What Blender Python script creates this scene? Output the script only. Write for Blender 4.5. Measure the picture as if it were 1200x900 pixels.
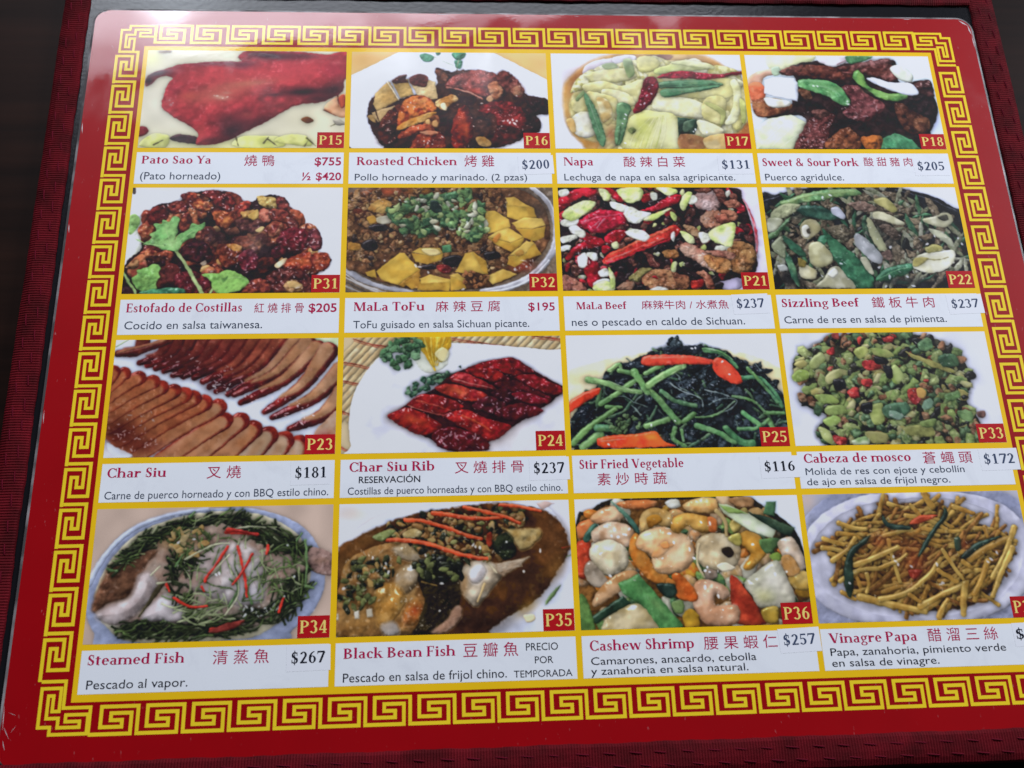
import bpy, bmesh, math, random
import numpy as np
from mathutils import Matrix, Vector

sc = bpy.context.scene
for o in list(bpy.data.objects): bpy.data.objects.remove(o)
MM = .001
ZP = 3.65                                   # height of the page's face above the table, mm

# ---------------------------------------------------------------- camera
# page frame: X right, Y down, mm, origin at the middle of the sheet (solved from the grid of pictures)
FPX = 1094.67
RC = np.array([[.99812927, .03132257, -.05250574], [-.01300994, .94794066, .31818116], [.05973858, -.31690284, .94657482]])
TC = np.array([14.326, -13.812, 265.821])
CC = -RC.T @ TC
def W(X, Y, Z=0.): return Vector((X * MM, -Y * MM, (ZP + Z) * MM))
flip = np.diag([1, -1, -1])
right, down, fwd = [flip @ RC[i] for i in range(3)]
cam_d = bpy.data.cameras.new('camera'); cam = bpy.data.objects.new('camera', cam_d); sc.collection.objects.link(cam)
M4 = Matrix.Identity(4)
for i in range(3): M4[i][0] = right[i]; M4[i][1] = -down[i]; M4[i][2] = -fwd[i]
M4.translation = W(CC[0], CC[1], -CC[2])
cam.matrix_world = M4
cam_d.sensor_width = 36; cam_d.lens = 36 * FPX / 1200; cam_d.clip_start = .005; cam_d.clip_end = 20
cam_d.dof.use_dof = True; cam_d.dof.focus_distance = .272; cam_d.dof.aperture_fstop = 22
sc.camera = cam
HM = np.array([[FPX, 0, 600], [0, FPX, 450], [0, 0, 1]]) @ np.column_stack([RC[:, 0], RC[:, 1], TC]); HI = np.linalg.inv(HM)
def un(x, y):                               # photo pixel -> point of the flat page, mm
    q = HI @ np.array([x, y, 1.]); return q[:2] / q[2]

# ---------------------------------------------------------------- light: a dim room, a window past the page's top edge
world = bpy.data.worlds.new('World'); sc.world = world; world.use_nodes = True
world.node_tree.nodes['Background'].inputs['Color'].default_value = (.60, .66, .80, 1)
world.node_tree.nodes['Background'].inputs['Strength'].default_value = .05
def area(name, loc, target, sx, sy, watts, col):
    d = bpy.data.lights.new(name, 'AREA'); d.shape = 'RECTANGLE'; d.size = sx; d.size_y = sy; d.energy = watts; d.color = col
    o = bpy.data.objects.new(name, d); sc.collection.objects.link(o); o.location = loc
    o.rotation_euler = (Vector(target) - Vector(loc)).to_track_quat('-Z', 'Y').to_euler(); return o
area('side_window_light', (1.05, .55, .68), (.02, .05, 0), .45, .45, 12.6, (.86, .90, 1.0))
area('far_window_light', (-.10, .84, .71), (0, .08, 0), .95, .25, 10.8, (.86, .90, 1.0))
area('lamp_light', (-.445, .938, .93), (-.118, .118, 0), .085, .04, 1.0, (.80, .90, 1.0))
sc.view_settings.view_transform = 'Standard'; sc.view_settings.look = 'None'; sc.view_settings.exposure = 0; sc.view_settings.gamma = 1
sc.render.engine = 'CYCLES'; sc.cycles.use_denoising = True; sc.cycles.max_bounces = 6
# ---------------------------------------------------------------- print painter
# The dishes are flat prints: their ink colours are worked out here on a grid (numpy) and
# stored as a colour attribute on each picture's own mesh.
PW, PH = 704, 396
_rng0 = np.random.RandomState(7)
def _lattice(sc, octs, n=1024, gain=.55):
    out = np.zeros((n, n)); amp = 1.0; tot = 0
    for _ in range(octs):
        g = max(2, int(n / sc)); L = _rng0.rand(g, g)
        t = np.arange(n) * g / n; i = t.astype(int); f = t - i; f = f * f * (3 - 2 * f)
        a = L[i % g]; b = L[(i + 1) % g]; r = a + (b - a) * f[:, None]
        c = r[:, i % g]; d = r[:, (i + 1) % g]; out += amp * (c + (d - c) * f[None, :]); tot += amp
        amp *= gain; sc = max(2.0, sc / 2)
    out /= tot
    return np.clip((out - out.mean()) / (out.std() * 4.4) + .5, 0, 1)
_NS = {s: _lattice(s, 3 if s > 4 else 2) for s in (3, 6, 12, 24, 48, 96)}
_NB = {s: _lattice(s, 2, gain=.3) for s in (6, 10, 16, 24, 40, 64)}
_NT = {s: np.tile(v, (2, 2))[:1024 + PH, :1024 + PW].astype(np.float32) for s, v in list(_NB.items())}
_NU = {s: np.tile(v, (2, 2))[:1024 + PH, :1024 + PW].astype(np.float32) for s, v in _NS.items()}
def hexc(h):
    h = h.lstrip('#'); return np.array([int(h[i:i + 2], 16) / 255. for i in (0, 2, 4)])
def pts(sv):
    if not isinstance(sv, str): return np.array(sv, float)
    return np.array([[float(q) for q in a.split(',')] for a in sv.split()])
def homog(src, dst):
    A = []
    for (x, y), (u, v) in zip(src, dst):
        A.append([x, y, 1, 0, 0, 0, -u * x, -u * y]); A.append([0, 0, 0, x, y, 1, -v * x, -v * y])
    h = np.linalg.solve(np.array(A, float), np.array(dst, float).ravel())
    return np.append(h, 1).reshape(3, 3)
def smooth(p, closed=True, k=5):
    n = len(p); out = []
    for i in range(n if closed else n - 1):
        if closed: a, b, c, d = p[i - 1], p[i], p[(i + 1) % n], p[(i + 2) % n]
        else: a, b, c, d = p[max(i - 1, 0)], p[i], p[i + 1], p[min(i + 2, n - 1)]
        for j in range(k):
            t = j / k
            out.append(.5 * (2 * b + (c - a) * t + (2 * a - 5 * b + 4 * c - d) * t * t + (3 * b - a - 3 * c + d) * t ** 3))
    if not closed: out.append(p[-1])
    return np.array(out)
class Pic:
    Lv = np.array([-.35, -.62, .70])
    def __init__(s, corners, seed, bg='#dddddd'):
        c = pts(corners)
        s.Hm = homog(c, [(0, 0), (PW, 0), (PW, PH), (0, PH)])
        s.k = PW / np.linalg.norm(c[1] - c[0]); s.r = np.random.RandomState(seed)
        s.cv = np.ones((PH, PW, 3)) * hexc(bg); s.clip = None
    def T(s, p):
        p = pts(p); q = np.c_[p, np.ones(len(p))] @ s.Hm.T
        return q[:, :2] / q[:, 2:]
    def noise(s, h, w, sc): return s._sl(_NU[min(_NU, key=lambda a: abs(a - sc))], h, w)
    def nb(s, h, w, sc): return s._sl(_NT[min(_NT, key=lambda a: abs(a - sc))], h, w)
    def _sl(s, N, h, w):
        a = s.r.randint(1024); b = s.r.randint(1024); return N[a:a + h, b:b + w]
    def box(s, q, pad):
        x0 = int(max(0, q[:, 0].min() - pad)); x1 = int(min(PW, q[:, 0].max() + pad + 1))
        y0 = int(max(0, q[:, 1].min() - pad)); y1 = int(min(PH, q[:, 1].max() + pad + 1))
        return x0, x1, y0, y1
    def sdpoly(s, q, bx):
        x0, x1, y0, y1 = bx
        X, Y = np.meshgrid(np.arange(x0, x1) + .5, np.arange(y0, y1) + .5)
        d2 = np.full(X.shape, 1e9); ins = np.zeros(X.shape, bool)
        for a, b in zip(q, np.roll(q, -1, 0)):
            e = b - a; l = e @ e + 1e-9; px = X - a[0]; py = Y - a[1]
            t = np.clip((px * e[0] + py * e[1]) / l, 0, 1)
            d2 = np.minimum(d2, (px - t * e[0]) ** 2 + (py - t * e[1]) ** 2)
            if a[1] != b[1]:
                c = (a[1] > Y) != (b[1] > Y)
                ins ^= c & (X < (b[0] - a[0]) * (Y - a[1]) / (b[1] - a[1]) + a[0])
        d = np.sqrt(d2); return np.where(ins, d, -d)
    def sdline(s, q, rad, bx):
        x0, x1, y0, y1 = bx
        X, Y = np.meshgrid(np.arange(x0, x1) + .5, np.arange(y0, y1) + .5)
        best = np.full(X.shape, -1e9)
        for i in range(len(q) - 1):
            a, b = q[i], q[i + 1]; e = b - a; l = e @ e + 1e-9
            t = np.clip(((X - a[0]) * e[0] + (Y - a[1]) * e[1]) / l, 0, 1)
            d = np.hypot(X - a[0] - t * e[0], Y - a[1] - t * e[1])
            best = np.maximum(best, rad[i] + (rad[i + 1] - rad[i]) * t - d)
        return best
    def put(s, sd, bx, c1, c2=None, r=25, bulge=.7, bump=0., bs=8, sp=0., pw=24, sh=.26, shr=6, soft=3.0, wob=1.4, ws=18, amb=.5, mot=.28, a=1., cs=24, edge=0., keep=False):
        x0, x1, y0, y1 = bx
        if x1 <= x0 or y1 <= y0: return
        k = s.k; h, w = sd.shape
        if wob: sd = sd + min(wob, 3.5) * k * (s.nb(h, w, ws * k) - .5) * 2.4
        m = np.clip(sd / soft + .5, 0, 1) * a
        C = s.cv[y0:y1, x0:x1]
        if s.clip is not None: m = m * s.clip[y0:y1, x0:x1]
        sh = sh * .75
        if sh: C *= (1 - sh * np.exp(-np.clip(-sd, 0, None) / (shr * k)) * (1 - m))[..., None]
        rr = max(1.5, r * k); q = np.clip(sd / rr, 0, 1)
        hg = bulge * .75 * rr * np.sqrt(np.clip(1 - (1 - q) ** 2, 0, 1))
        if bump: 
            b2 = bs * 2.2 * k; nn = s.nb(h, w, b2); hg = hg + bump * .75 * max(b2, 5) * (nn - .5)
        if min(h, w) > 1: gy, gx = np.gradient(hg)
        else: gx = gy = np.zeros_like(hg)
        nz = 1 / np.sqrt(1 + gx * gx + gy * gy); L = s.Lv
        d = np.clip((-gx * L[0] - gy * L[1] + L[2]) * nz, 0, 1.0)
        lit = np.minimum(amb + (1 - amb) * d / L[2], 1.16)
        c1 = hexc(c1) if isinstance(c1, str) else c1; mot = mot * (1.25 - c1.mean() * 1.15)
        if mot > 0: lit = lit * (1 - mot * .5 + mot * np.clip((s.nb(h, w, 30 * k) - .5) * 1.6 + .5, 0, 1))
        if edge: lit = lit * (1 - edge * .5 * np.exp(-np.clip(sd, 0, None) / (rr * .35)))
        if c2 is not None:
            c2 = hexc(c2) if isinstance(c2, str) else c2
            t = np.clip((s.nb(h, w, cs * 1.6 * k) - .5) * 2.2 + .5, 0, 1)[..., None]; col = c1 * (1 - t) + c2 * t
        else: col = c1[None, None, :] * np.ones((h, w, 1))
        col = col * lit[..., None]
        if sp:
            Hh = L + np.array([0, 0, 1.]); Hh /= np.linalg.norm(Hh)
            sv = np.clip((-gx * Hh[0] - gy * Hh[1] + Hh[2]) * nz, 0, 1) ** pw
            if not bump: sv = sv * .6
            f0 = .62 if bump else Hh[2] ** pw * .9
            sv = np.clip((sv - f0) / (1 - f0), 0, 1)
            if bump: sv = sv * np.clip((s.nb(h, w, 34 * k) - .42) * 5, 0, 1)
            col = col + (sp * sv)[..., None] * np.array([1, .98, .97])
        C[:] = C * (1 - m[..., None]) + np.clip(col, 0, 1) * m[..., None]
        if keep:
            s.clip = np.zeros((PH, PW)); s.clip[y0:y1, x0:x1] = m
    def free(s): s.clip = None
    def b(s, p, c1, c2=None, **o):                       # smooth blob
        q = smooth(s.T(p)); bx = s.box(q, 14); s.put(s.sdpoly(q, bx), bx, c1, c2, **o)
    def g(s, p, c1, c2=None, **o):                       # straight sided piece
        q = s.T(p); bx = s.box(q, 14); s.put(s.sdpoly(q, bx), bx, c1, c2, **o)
    def f(s, p, c1, c2=None, **o):                       # flat fill, no shading
        o = dict(dict(bulge=0, sh=0, amb=1), **o); s.b(p, c1, c2, **o)
    def l(s, p, w0, w1, c1, c2=None, mid=None, **o):     # stroke tapering w0 -> (mid) -> w1
        q = s.T(p); q = smooth(q, False, 4) if len(q) > 2 else np.array([q[0] + (q[1] - q[0]) * t for t in np.linspace(0, 1, 5)])
        t = np.linspace(0, 1, len(q)); ra = np.interp(t, [0, 1] if mid is None else [0, .5, 1], [w0, w1] if mid is None else [w0, mid, w1]) * s.k * .5
        bx = s.box(q, 14 + ra.max()); o = dict(dict(r=max(w0, w1, mid or 0) * .5), **o); s.put(s.sdline(q, ra, bx), bx, c1, c2, **o)
    def air(s, x, y, rx, ry, col, a=.6, rot=0):          # soft spray of ink
        c = s.T([(x, y)])[0]; rx *= s.k; ry *= s.k
        X, Y = np.meshgrid(np.arange(PW) + .5 - c[0], np.arange(PH) + .5 - c[1])
        ca, sa = math.cos(math.radians(rot)), math.sin(math.radians(rot))
        m = a * np.exp(-(((X * ca + Y * sa) / rx) ** 2 + ((-X * sa + Y * ca) / ry) ** 2))
        if s.clip is not None: m = m * s.clip
        s.cv = s.cv * (1 - m[..., None]) + hexc(col) * m[..., None]
    def inside(s, P, n):
        P = smooth(pts(P)); lo, hi = P.min(0), P.max(0); out = np.zeros((0, 2))
        while len(out) < n:
            q = lo + (hi - lo) * s.r.rand(n * 2, 2); ins = np.zeros(n * 2, bool)
            for a, b in zip(P, np.roll(P, -1, 0)):
                if a[1] != b[1]: ins ^= ((a[1] > q[:, 1]) != (b[1] > q[:, 1])) & (q[:, 0] < (b[0] - a[0]) * (q[:, 1] - a[1]) / (b[1] - a[1]) + a[0])
            out = np.r_[out, q[ins]]
        return [tuple(v) for v in out[:n]]
    def chunk(s, x, y, L, W, rot, n=7, j=.25):
        an = np.linspace(0, 2 * math.pi, n, endpoint=False) + s.r.rand() * 1; rr = 1 + j * (s.r.rand(n) - .5) * 2
        u = np.cos(an) * L * .5 * rr; v = np.sin(an) * W * .5 * rr; c, d = math.cos(rot), math.sin(rot)
        return np.c_[x + u * c - v * d, y + u * d + v * c]
    def sc(s, P, n, kinds, rot=None, srt=True):          # many small pieces: kinds = (weight, 'b'/'g'/'l', len, wid, [colours], opts)
        P_ = s.inside(P, n)
        if srt: P_.sort(key=lambda a: a[1] + s.r.rand() * 60)
        wts = np.cumsum([k[0] for k in kinds]); 
        for x, y in P_:
            kd = kinds[int(np.searchsorted(wts, s.r.rand() * wts[-1]))]
            _, ty, Ln, Wd, cols, o = kd; z = .7 + .6 * s.r.rand(); ro = s.r.rand() * 6.28 if rot is None else math.radians(rot[0] + (s.r.rand() - .5) * 2 * rot[1])
            i = s.r.randint(len(cols)); c1 = hexc(cols[i]); c2 = hexc(cols[s.r.randint(len(cols))]); c1 = np.clip(c1 * (.85 + .3 * s.r.rand()), 0, 1)
            o = dict(dict(r=min(Ln, Wd) * .5, cs=10), **o)
            if ty == 'l':
                dx, dy = math.cos(ro) * Ln * z * .5, math.sin(ro) * Ln * z * .5; bn = (s.r.rand() - .5) * Ln * .3
                s.l([(x - dx, y - dy), (x - dy / Ln * bn * 2, y + dx / Ln * bn * 2), (x + dx, y + dy)], Wd, Wd * .8, c1, c2, **o)
            else:
                q = s.chunk(x, y, Ln * z, Wd * z, ro)
                (s.b if ty == 'b' else s.g)(q, c1, c2, **o)
    def glint(s, x, y, rx, ry, rot, col, a):
        c = s.T([(x, y)])[0]; rx = max(1., rx * s.k); ry = max(.8, ry * s.k); R = int(max(rx, ry) * 2 + 2)
        x0, x1, y0, y1 = max(0, int(c[0]) - R), min(PW, int(c[0]) + R), max(0, int(c[1]) - R), min(PH, int(c[1]) + R)
        if x1 <= x0 or y1 <= y0: return
        X, Y = np.meshgrid(np.arange(x0, x1) + .5 - c[0], np.arange(y0, y1) + .5 - c[1]); ca, sa = math.cos(rot), math.sin(rot)
        d = ((X * ca + Y * sa) / rx) ** 2 + ((-X * sa + Y * ca) / ry) ** 2 + (s.nb(y1 - y0, x1 - x0, 6) - .5) * 1.6
        m = a * np.clip(1.6 - d, 0, 1)[..., None]
        s.cv[y0:y1, x0:x1] = s.cv[y0:y1, x0:x1] * (1 - m) + hexc(col) * m
    def hl(s, P, n, size=6, col='#ffffff', a=.85):       # glints
        for x, y in s.inside(P, n):
            z = size * (.4 + s.r.rand()); s.glint(x, y, z * (.8 + s.r.rand()), z * .5, s.r.rand() * 3.14 - .8, col, a * (.45 + .5 * s.r.rand()))
    def hp(s, p, size=6, col='#ffffff', a=.9):
        for x, y in pts(p): s.glint(x, y, size * (.7 + .5 * s.r.rand()), size * .6, s.r.rand() * 3.14, col, a)
    def done(s, warp=2.2, tex=.16, bright=1.05, sat=.94):
        c = s.cv
        def blur(m, n):
            for _ in range(n):
                for ax in (0, 1):
                    q = np.concatenate([np.take(m, [0], ax), m, np.take(m, [-1], ax)], ax)
                    m = (np.take(q, range(0, m.shape[ax]), ax) + 2 * m + np.take(q, range(2, m.shape[ax] + 2), ax)) / 4
            return m
        lw = np.array([.35, .5, .15]); food = np.clip((.60 - c @ lw) * 5, 0, 1); f1 = blur(food, 3)
        # uneven outlines: push the picture about a little wherever there is food
        dx = (s.nb(PH, PW, 24) - .5) * warp * 2.2 + (s.nb(PH, PW, 10) - .5) * warp * 1.1; dy = (s.nb(PH, PW, 24) - .5) * warp * 2.2 + (s.nb(PH, PW, 10) - .5) * warp * 1.1
        X, Y = np.meshgrid(np.arange(PW), np.arange(PH)); sx = np.clip(X + dx * f1, 0, PW - 1.01); sy = np.clip(Y + dy * f1, 0, PH - 1.01)
        ix, iy = sx.astype(int), sy.astype(int); fx, fy = (sx - ix)[..., None], (sy - iy)[..., None]
        c = (c[iy, ix] * (1 - fx) + c[iy, ix + 1] * fx) * (1 - fy) + (c[iy + 1, ix] * (1 - fx) + c[iy + 1, ix + 1] * fx) * fy
        food = np.clip((.60 - c @ lw) * 5, 0, 1)[..., None]
        # fibre and broken light inside the food, broad light across the dish
        t = (s.noise(PH, PW, 6) - .5) * .8 + (s.nb(PH, PW, 10) - .5) * 1.0 + (s.noise(PH, PW, 24) - .5) * .8 + (s.nb(PH, PW, 64) - .5) * .7
        c = c * (1 + tex * 1.25 * t[..., None] * food)
        w = np.clip((s.nb(PH, PW, 10) - .66) * 6, 0, 1) * np.clip((s.nb(PH, PW, 40) - .48) * 4, 0, 1)
        lum = c.mean(2); c = c + (w * (.05 + .5 * tex) * np.clip(lum * 2.2, 0, 1) * food[..., 0])[..., None]
        # soft shade that the food throws on its dish, and uneven light over the dish itself
        def box(m, r):
            for ax in (0, 1):
                q = np.concatenate([np.repeat(np.take(m, [0], ax), r + 1, ax), m, np.repeat(np.take(m, [-1], ax), r, ax)], ax).cumsum(ax)
                m = (np.take(q, range(2 * r + 1, q.shape[ax]), ax) - np.take(q, range(0, q.shape[ax] - 2 * r - 1), ax)) / (2 * r + 1)
            return m
        fm = food[..., 0]; fs = np.roll(fm, 7, 0); fs[:7] = fm[:1]; shd = box(box(fs, 14), 10)
        c = c * (1 - .20 * shd * (1 - fm) - .10 * (s.nb(PH, PW, 64) - .35) * (1 - fm))[..., None]
        c = np.clip(c, 0, 1); c = blur(c, 2)
        c = c + .10 * (c - blur(c, 6)) * food
        g = c.mean(2, keepdims=True); c = g + (c - g) * sat
        c = c * bright; c = c + .10 * (c - .45) * (c > .1)
        gm = np.clip(c[..., 1] - np.maximum(c[..., 0], c[..., 2]), 0, 1); c = c + gm[..., None] * np.array([.30, -.12, .04])
        n = (s.r.rand(PH, PW, 1) - .5) * .02
        return np.clip(c + n * (.3 + c), 0, 1)
PICS = {}
LOOK = dict(P15=dict(warp=.8, tex=.045, sat=.92), P16=dict(warp=1.8, tex=.14, bright=1.2), P17=dict(warp=1.6, tex=.09), P18=dict(warp=2.2, tex=.16, bright=1.14), P31=dict(warp=2.2, tex=.18, bright=1.3), P32=dict(warp=2, tex=.17), P21=dict(warp=2.6, tex=.22, bright=1.1), P22=dict(warp=2.2, tex=.18, bright=1.06), P23=dict(warp=1, tex=.1), P24=dict(warp=1.4, tex=.13), P25=dict(warp=1.3, tex=.16, bright=1.14), P33=dict(warp=2.6, tex=.2, sat=.86), P34=dict(warp=1.6, tex=.13, bright=1.12), P35=dict(warp=1.8, tex=.13, bright=1.16), P36=dict(warp=1.3, tex=.12, bright=1.1), P37=dict(warp=1.2, tex=.14, bright=1.1))
def pic(code):
    def d(fn): PICS[code] = fn; return fn
    return d
GL = dict(sp=.55, bump=.9, bs=10, pw=30)      # glazed meat

@pic('P15')
def _(S=15):
    p = Pic("85,48 1138,78 1128,572 52,572", S, '#cfc8ae')
    p.air(100, 90, 60, 60, '#cfd08a', .8); p.air(560, 560, 600, 60, '#d2cf8e', .8); p.air(250, 330, 200, 150, '#d6cfba', .8)
    p.air(950, 420, 160, 80, '#d9d0ae', .8)
    p.b("150,58 210,55 205,66 155,66", '#6b5340', bulge=0)
    p.b("560,560 600,515 700,508 800,515 830,560 700,575", '#d9d98c', '#c9cc70', r=20, bulge=.3, sh=.25)
    p.b("780,540 830,505 930,508 960,560", '#d4d080', '#b8bd68', r=20, bulge=.3, sh=.3)
    p.b("60,560 130,500 220,510 200,570", '#cfcf86', '#b9bd6a', r=20, bulge=.3, sh=.25)
    for q in ("740,525 790,560", "930,560 945,535", "720,545 745,515", "140,555 190,530", "575,515 590,560", "1100,440 1060,460", "940,520 985,560"):
        p.l(q, 9, 3, '#5c5638', sh=.1)
    p.b("1025,370 1070,320 1135,300 1135,410 1080,405", '#d8a27a', '#c9865a', r=20, bulge=.4, sh=.2); p.b("1095,320 1125,300 1135,350 1110,370", '#b0452c', sh=.1)
    p.l("1025,378 1085,408", 7, 3, '#6b3a28'); p.l("1090,285 1098,360", 8, 3, '#5b2a22'); p.b("1070,430 1100,425 1135,450 1090,455", '#a9a08e', sh=.1)
    p.b("910,425 935,412 970,425 968,440 935,444", '#8a5730', '#6b3a18', r=10, sh=.2)
    p.b("52,465 90,460 110,485 90,505 52,512", '#6e2026', '#8a2c30', r=20)
    p.b("225,518 270,500 345,508 390,525 380,552 300,545 240,532", '#2e1c20', '#43252a', r=16, sp=.2)
    D = "85,200 105,178 200,150 270,130 400,121 500,118 590,120 575,95 605,70 660,63 760,68 900,75 1040,92 1150,76 1150,190 1125,230 1115,285 1060,318 1000,340 920,346 850,368 760,420 680,462 600,500 545,528 470,550 400,558 365,550 378,500 350,472 300,440 240,410 182,365 175,330 185,280 205,232 228,205 195,190 150,200 120,228 82,246"
    p.b(D, '#ac343a', '#962c32', r=70, bulge=.5, bump=.25, bs=20, cs=60, sh=.25, wob=2, amb=.55, keep=True)
    p.air(640, 190, 380, 60, '#bc4446', .65, -3); p.air(880, 160, 170, 60, '#c24048', .8, -8); p.air(480, 290, 170, 55, '#c46a54', .6, -12); p.air(620, 240, 160, 30, '#c8745c', .45, -8); p.air(1080, 170, 70, 60, '#9c2c3c', .7)
    p.air(740, 92, 150, 26, '#43222f', 1., 3); p.air(900, 95, 110, 20, '#56242f', .8, 4); p.air(450, 128, 220, 20, '#5a2a38', .7); p.air(600, 140, 60, 30, '#5b2a38', .7)
    p.air(150, 175, 85, 22, '#2e1d2a', .95, -14); p.air(95, 215, 25, 30, '#241a24', .9); p.air(230, 160, 50, 30, '#7a2d3a', .6)
    p.air(920, 285, 140, 30, '#2a141c', 1., -3); p.air(1070, 275, 60, 40, '#331a20', .9, -20); p.air(1000, 320, 80, 22, '#3b1c22', .8); p.air(770, 298, 40, 10, '#3b1c24', .7)
    p.air(560, 480, 85, 60, '#331820', 1., -30); p.air(520, 430, 60, 40, '#451c22', .6); p.air(600, 400, 80, 50, '#5d2028', .6, -25); p.air(680, 440, 90, 30, '#451c24', .75, -28); p.air(450, 535, 70, 20, '#471a20', .7)
    p.air(840, 340, 90, 20, '#7a2a2c', .6, -20); p.air(630, 400, 30, 15, '#8c3a36', .7)
    p.air(640, 235, 90, 14, '#c07058', .55, -6); p.air(490, 308, 40, 14, '#dda58c', .8, 8); p.air(520, 285, 25, 10, '#cc8470', .7); p.air(320, 300, 50, 25, '#b4503e', .6); p.air(220, 325, 22, 22, '#bb5a58', .7); p.air(225, 345, 8, 8, '#e0b0b0', .7)
    p.air(250, 165, 30, 15, '#b05a5a', .5); p.air(390, 480, 30, 50, '#a83a38', .6); p.air(230, 260, 40, 50, '#9f3440', .5); p.air(1085, 135, 30, 12, '#c06060', .5)
    p.hp("470,300 500,312 525,306 455,298", 7, '#f0cbb8', .7); p.hp("235,335 215,322", 5, '#e8c0c0', .7)
    p.free(); return p

@pic('P16')
def _(S=16):
    p = Pic("60,70 1083,75 1088,575 45,572", S, '#c2a068')
    p.air(150, 110, 120, 60, '#b98f52', .7); p.air(1000, 130, 120, 60, '#c4a063', .8)
    p.g("40,205 315,68 800,70 1095,222 1095,585 75,585 40,555", '#d9dae6', '#d2d3e2', r=10, bulge=.2, sh=.2, cs=96)
    p.g("40,555 70,582 40,582", '#3a2a22', bulge=0)
    for q in ("415,90 450,78 490,95 480,118 440,122", "500,72 525,72 520,88 505,88", "590,75 655,72 650,100 620,115 592,100", "600,115 640,120 630,160 605,150"):
        p.b(q, '#3d7a5c', '#2c5f46', r=12, bump=.5, sh=.1)
    p.l("490,95 540,120 590,140", 4, 3, '#8a9a7a', sh=0); p.l("620,110 610,170", 6, 4, '#7c8a6a', sh=0)
    p.b("160,520 230,560 600,572 850,565 1000,520 1040,460 1030,400 900,300 600,280 300,320", '#c9c3c6', sh=0, bulge=0, soft=20)
    # dark glazed mass
    p.b("140,410 175,300 290,320 500,250 495,165 520,155 580,175 680,165 830,190 850,168 920,215 965,290 1085,322 1085,395 1020,400 1040,440 1030,490 940,520 850,560 700,575 280,575 215,560 175,500", '#38201a', '#271512', r=40, bump=.5, bs=12, sp=.15, sh=.4, wob=5, soft=2)
    # pale sliced pieces
    SL = dict(r=14, bulge=.5, bump=.3, bs=6, sh=.4, edge=.25)
    p.g("180,290 245,228 262,230 302,325 190,385 172,350", '#b4945c', '#a17f48', **SL); p.l("245,228 303,322", 9, 7, '#dccfb4', sh=.2)
    p.g("165,388 280,352 300,370 200,440 175,420", '#c2a274', '#b09060', **SL); p.l("185,385 203,436", 5, 4, '#2a1a12'); p.b("140,410 170,400 185,440 160,430", '#9b7a48', **SL)
    p.g("268,225 350,215 382,298 312,315", '#a98a52', '#94743e', **SL); p.b("270,222 300,200 345,190 340,215 352,232 290,238", '#4f2822', '#33191a', r=12, bump=.5, sp=.2)
    p.g("355,215 440,210 495,230 505,318 450,320 400,298", '#c4ad84', '#b3986a', **SL); p.b("358,212 385,192 430,188 458,205 450,250 405,255 370,240", '#5d2e28', '#421f1e', r=16, bump=.5, sp=.2)
    # red-brown glazed pieces
    def gl(q, a, b, **o): p.b(q, a, b, **dict(dict(GL, r=26, edge=.3, wob=3, cs=12), **o))
    gl("215,420 300,345 320,400 300,470 290,540 220,555 195,520", '#4a1f16', '#2a130f')
    gl("305,380 340,322 420,300 480,330 500,370 440,410 310,475 295,440", '#b5652f', '#7d3018', sp=.5)
    p.air(360, 350, 35, 25, '#cf7a3c', .7); p.air(430, 330, 30, 15, '#d9a05c', .6)
    p.b("310,450 420,400 500,385 470,415 380,455 300,480", '#c99a56', '#a8702e', r=12, bump=.4)
    p.b("495,330 580,295 612,320 560,355 540,378 505,360", '#c7a06a', '#a06c36', r=14, bump=.5); p.b("520,345 545,340 550,378 528,372", '#d8c09a', r=8)
    p.b("430,440 500,400 515,450 470,470", '#8e5c34', '#4d2418', r=12, bump=.6); p.b("440,430 460,425 462,450 445,452", '#c99c62', r=6); p.b("478,435 500,430 505,456 482,460", '#c08f58', r=6)
    gl("300,500 380,455 470,450 480,490 400,495 310,525", '#94452a', '#6a2a1c')
    gl("365,560 400,505 500,485 540,520 530,575 370,575", '#8c3a22', '#57201a', sp=.8); p.b("410,490 480,482 505,495 450,505", '#c99a78', '#a86a4c', r=8)
    gl("580,570 575,470 600,400 640,350 670,370 690,430 680,520 650,572", '#7a2418', '#4c1512', r=40, sp=.5); p.air(630, 440, 28, 60, '#9a3a20', .7); p.air(650, 480, 12, 40, '#b4582e', .5)
    gl("545,240 580,205 640,185 700,165 800,180 840,220 835,290 780,325 700,290 620,270 560,262", '#7a3a34', '#4f221f', r=40, sp=.3); p.air(720, 210, 80, 25, '#8f4a42', .6); p.air(700, 275, 40, 20, '#8f3226', .7)
    p.l("555,255 620,270 690,290 740,318", 10, 8, '#c08a76', '#8c4a3c', sh=.2)
    gl("500,165 540,172 560,200 545,240 515,240 505,200", '#6a3e2c', '#3d2018', sp=.2); gl("775,245 820,225 850,270 830,310 790,320", '#b07a58', '#8a5236', sp=.3)
    gl("830,175 870,172 925,215 960,270 950,305 905,300 850,262 820,220", '#6f3630', '#4a211e', r=24, sp=.25); p.air(920, 265, 35, 30, '#a27058', .7); p.b("890,265 940,250 950,290 910,300", '#9c6c52', '#6f4032', r=16, bump=.5)
    gl("960,290 1000,318 1085,325 1085,390 1020,385 970,340", '#2c1818', '#1a0f10', r=20, sp=.2); gl("940,410 1000,400 1040,440 1030,478 970,490", '#2f1816', '#1c0f0e', sp=.3)
    gl("720,360 780,335 880,330 940,365 965,410 945,480 880,505 820,470 800,400 740,400", '#6f2020', '#3f1214', r=40, sp=.5, bs=6); p.air(880, 430, 60, 35, '#8a2e2a', .6)
    gl("800,480 850,455 950,480 930,530 850,558 790,560", '#451a18', '#2c1110', sp=.4)
    p.b("700,520 740,515 780,540 770,562 720,560", '#b08a52', '#8a6230', r=12, bump=.4); p.b("760,320 780,300 798,318 782,335", '#b88a62', r=8)
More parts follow.
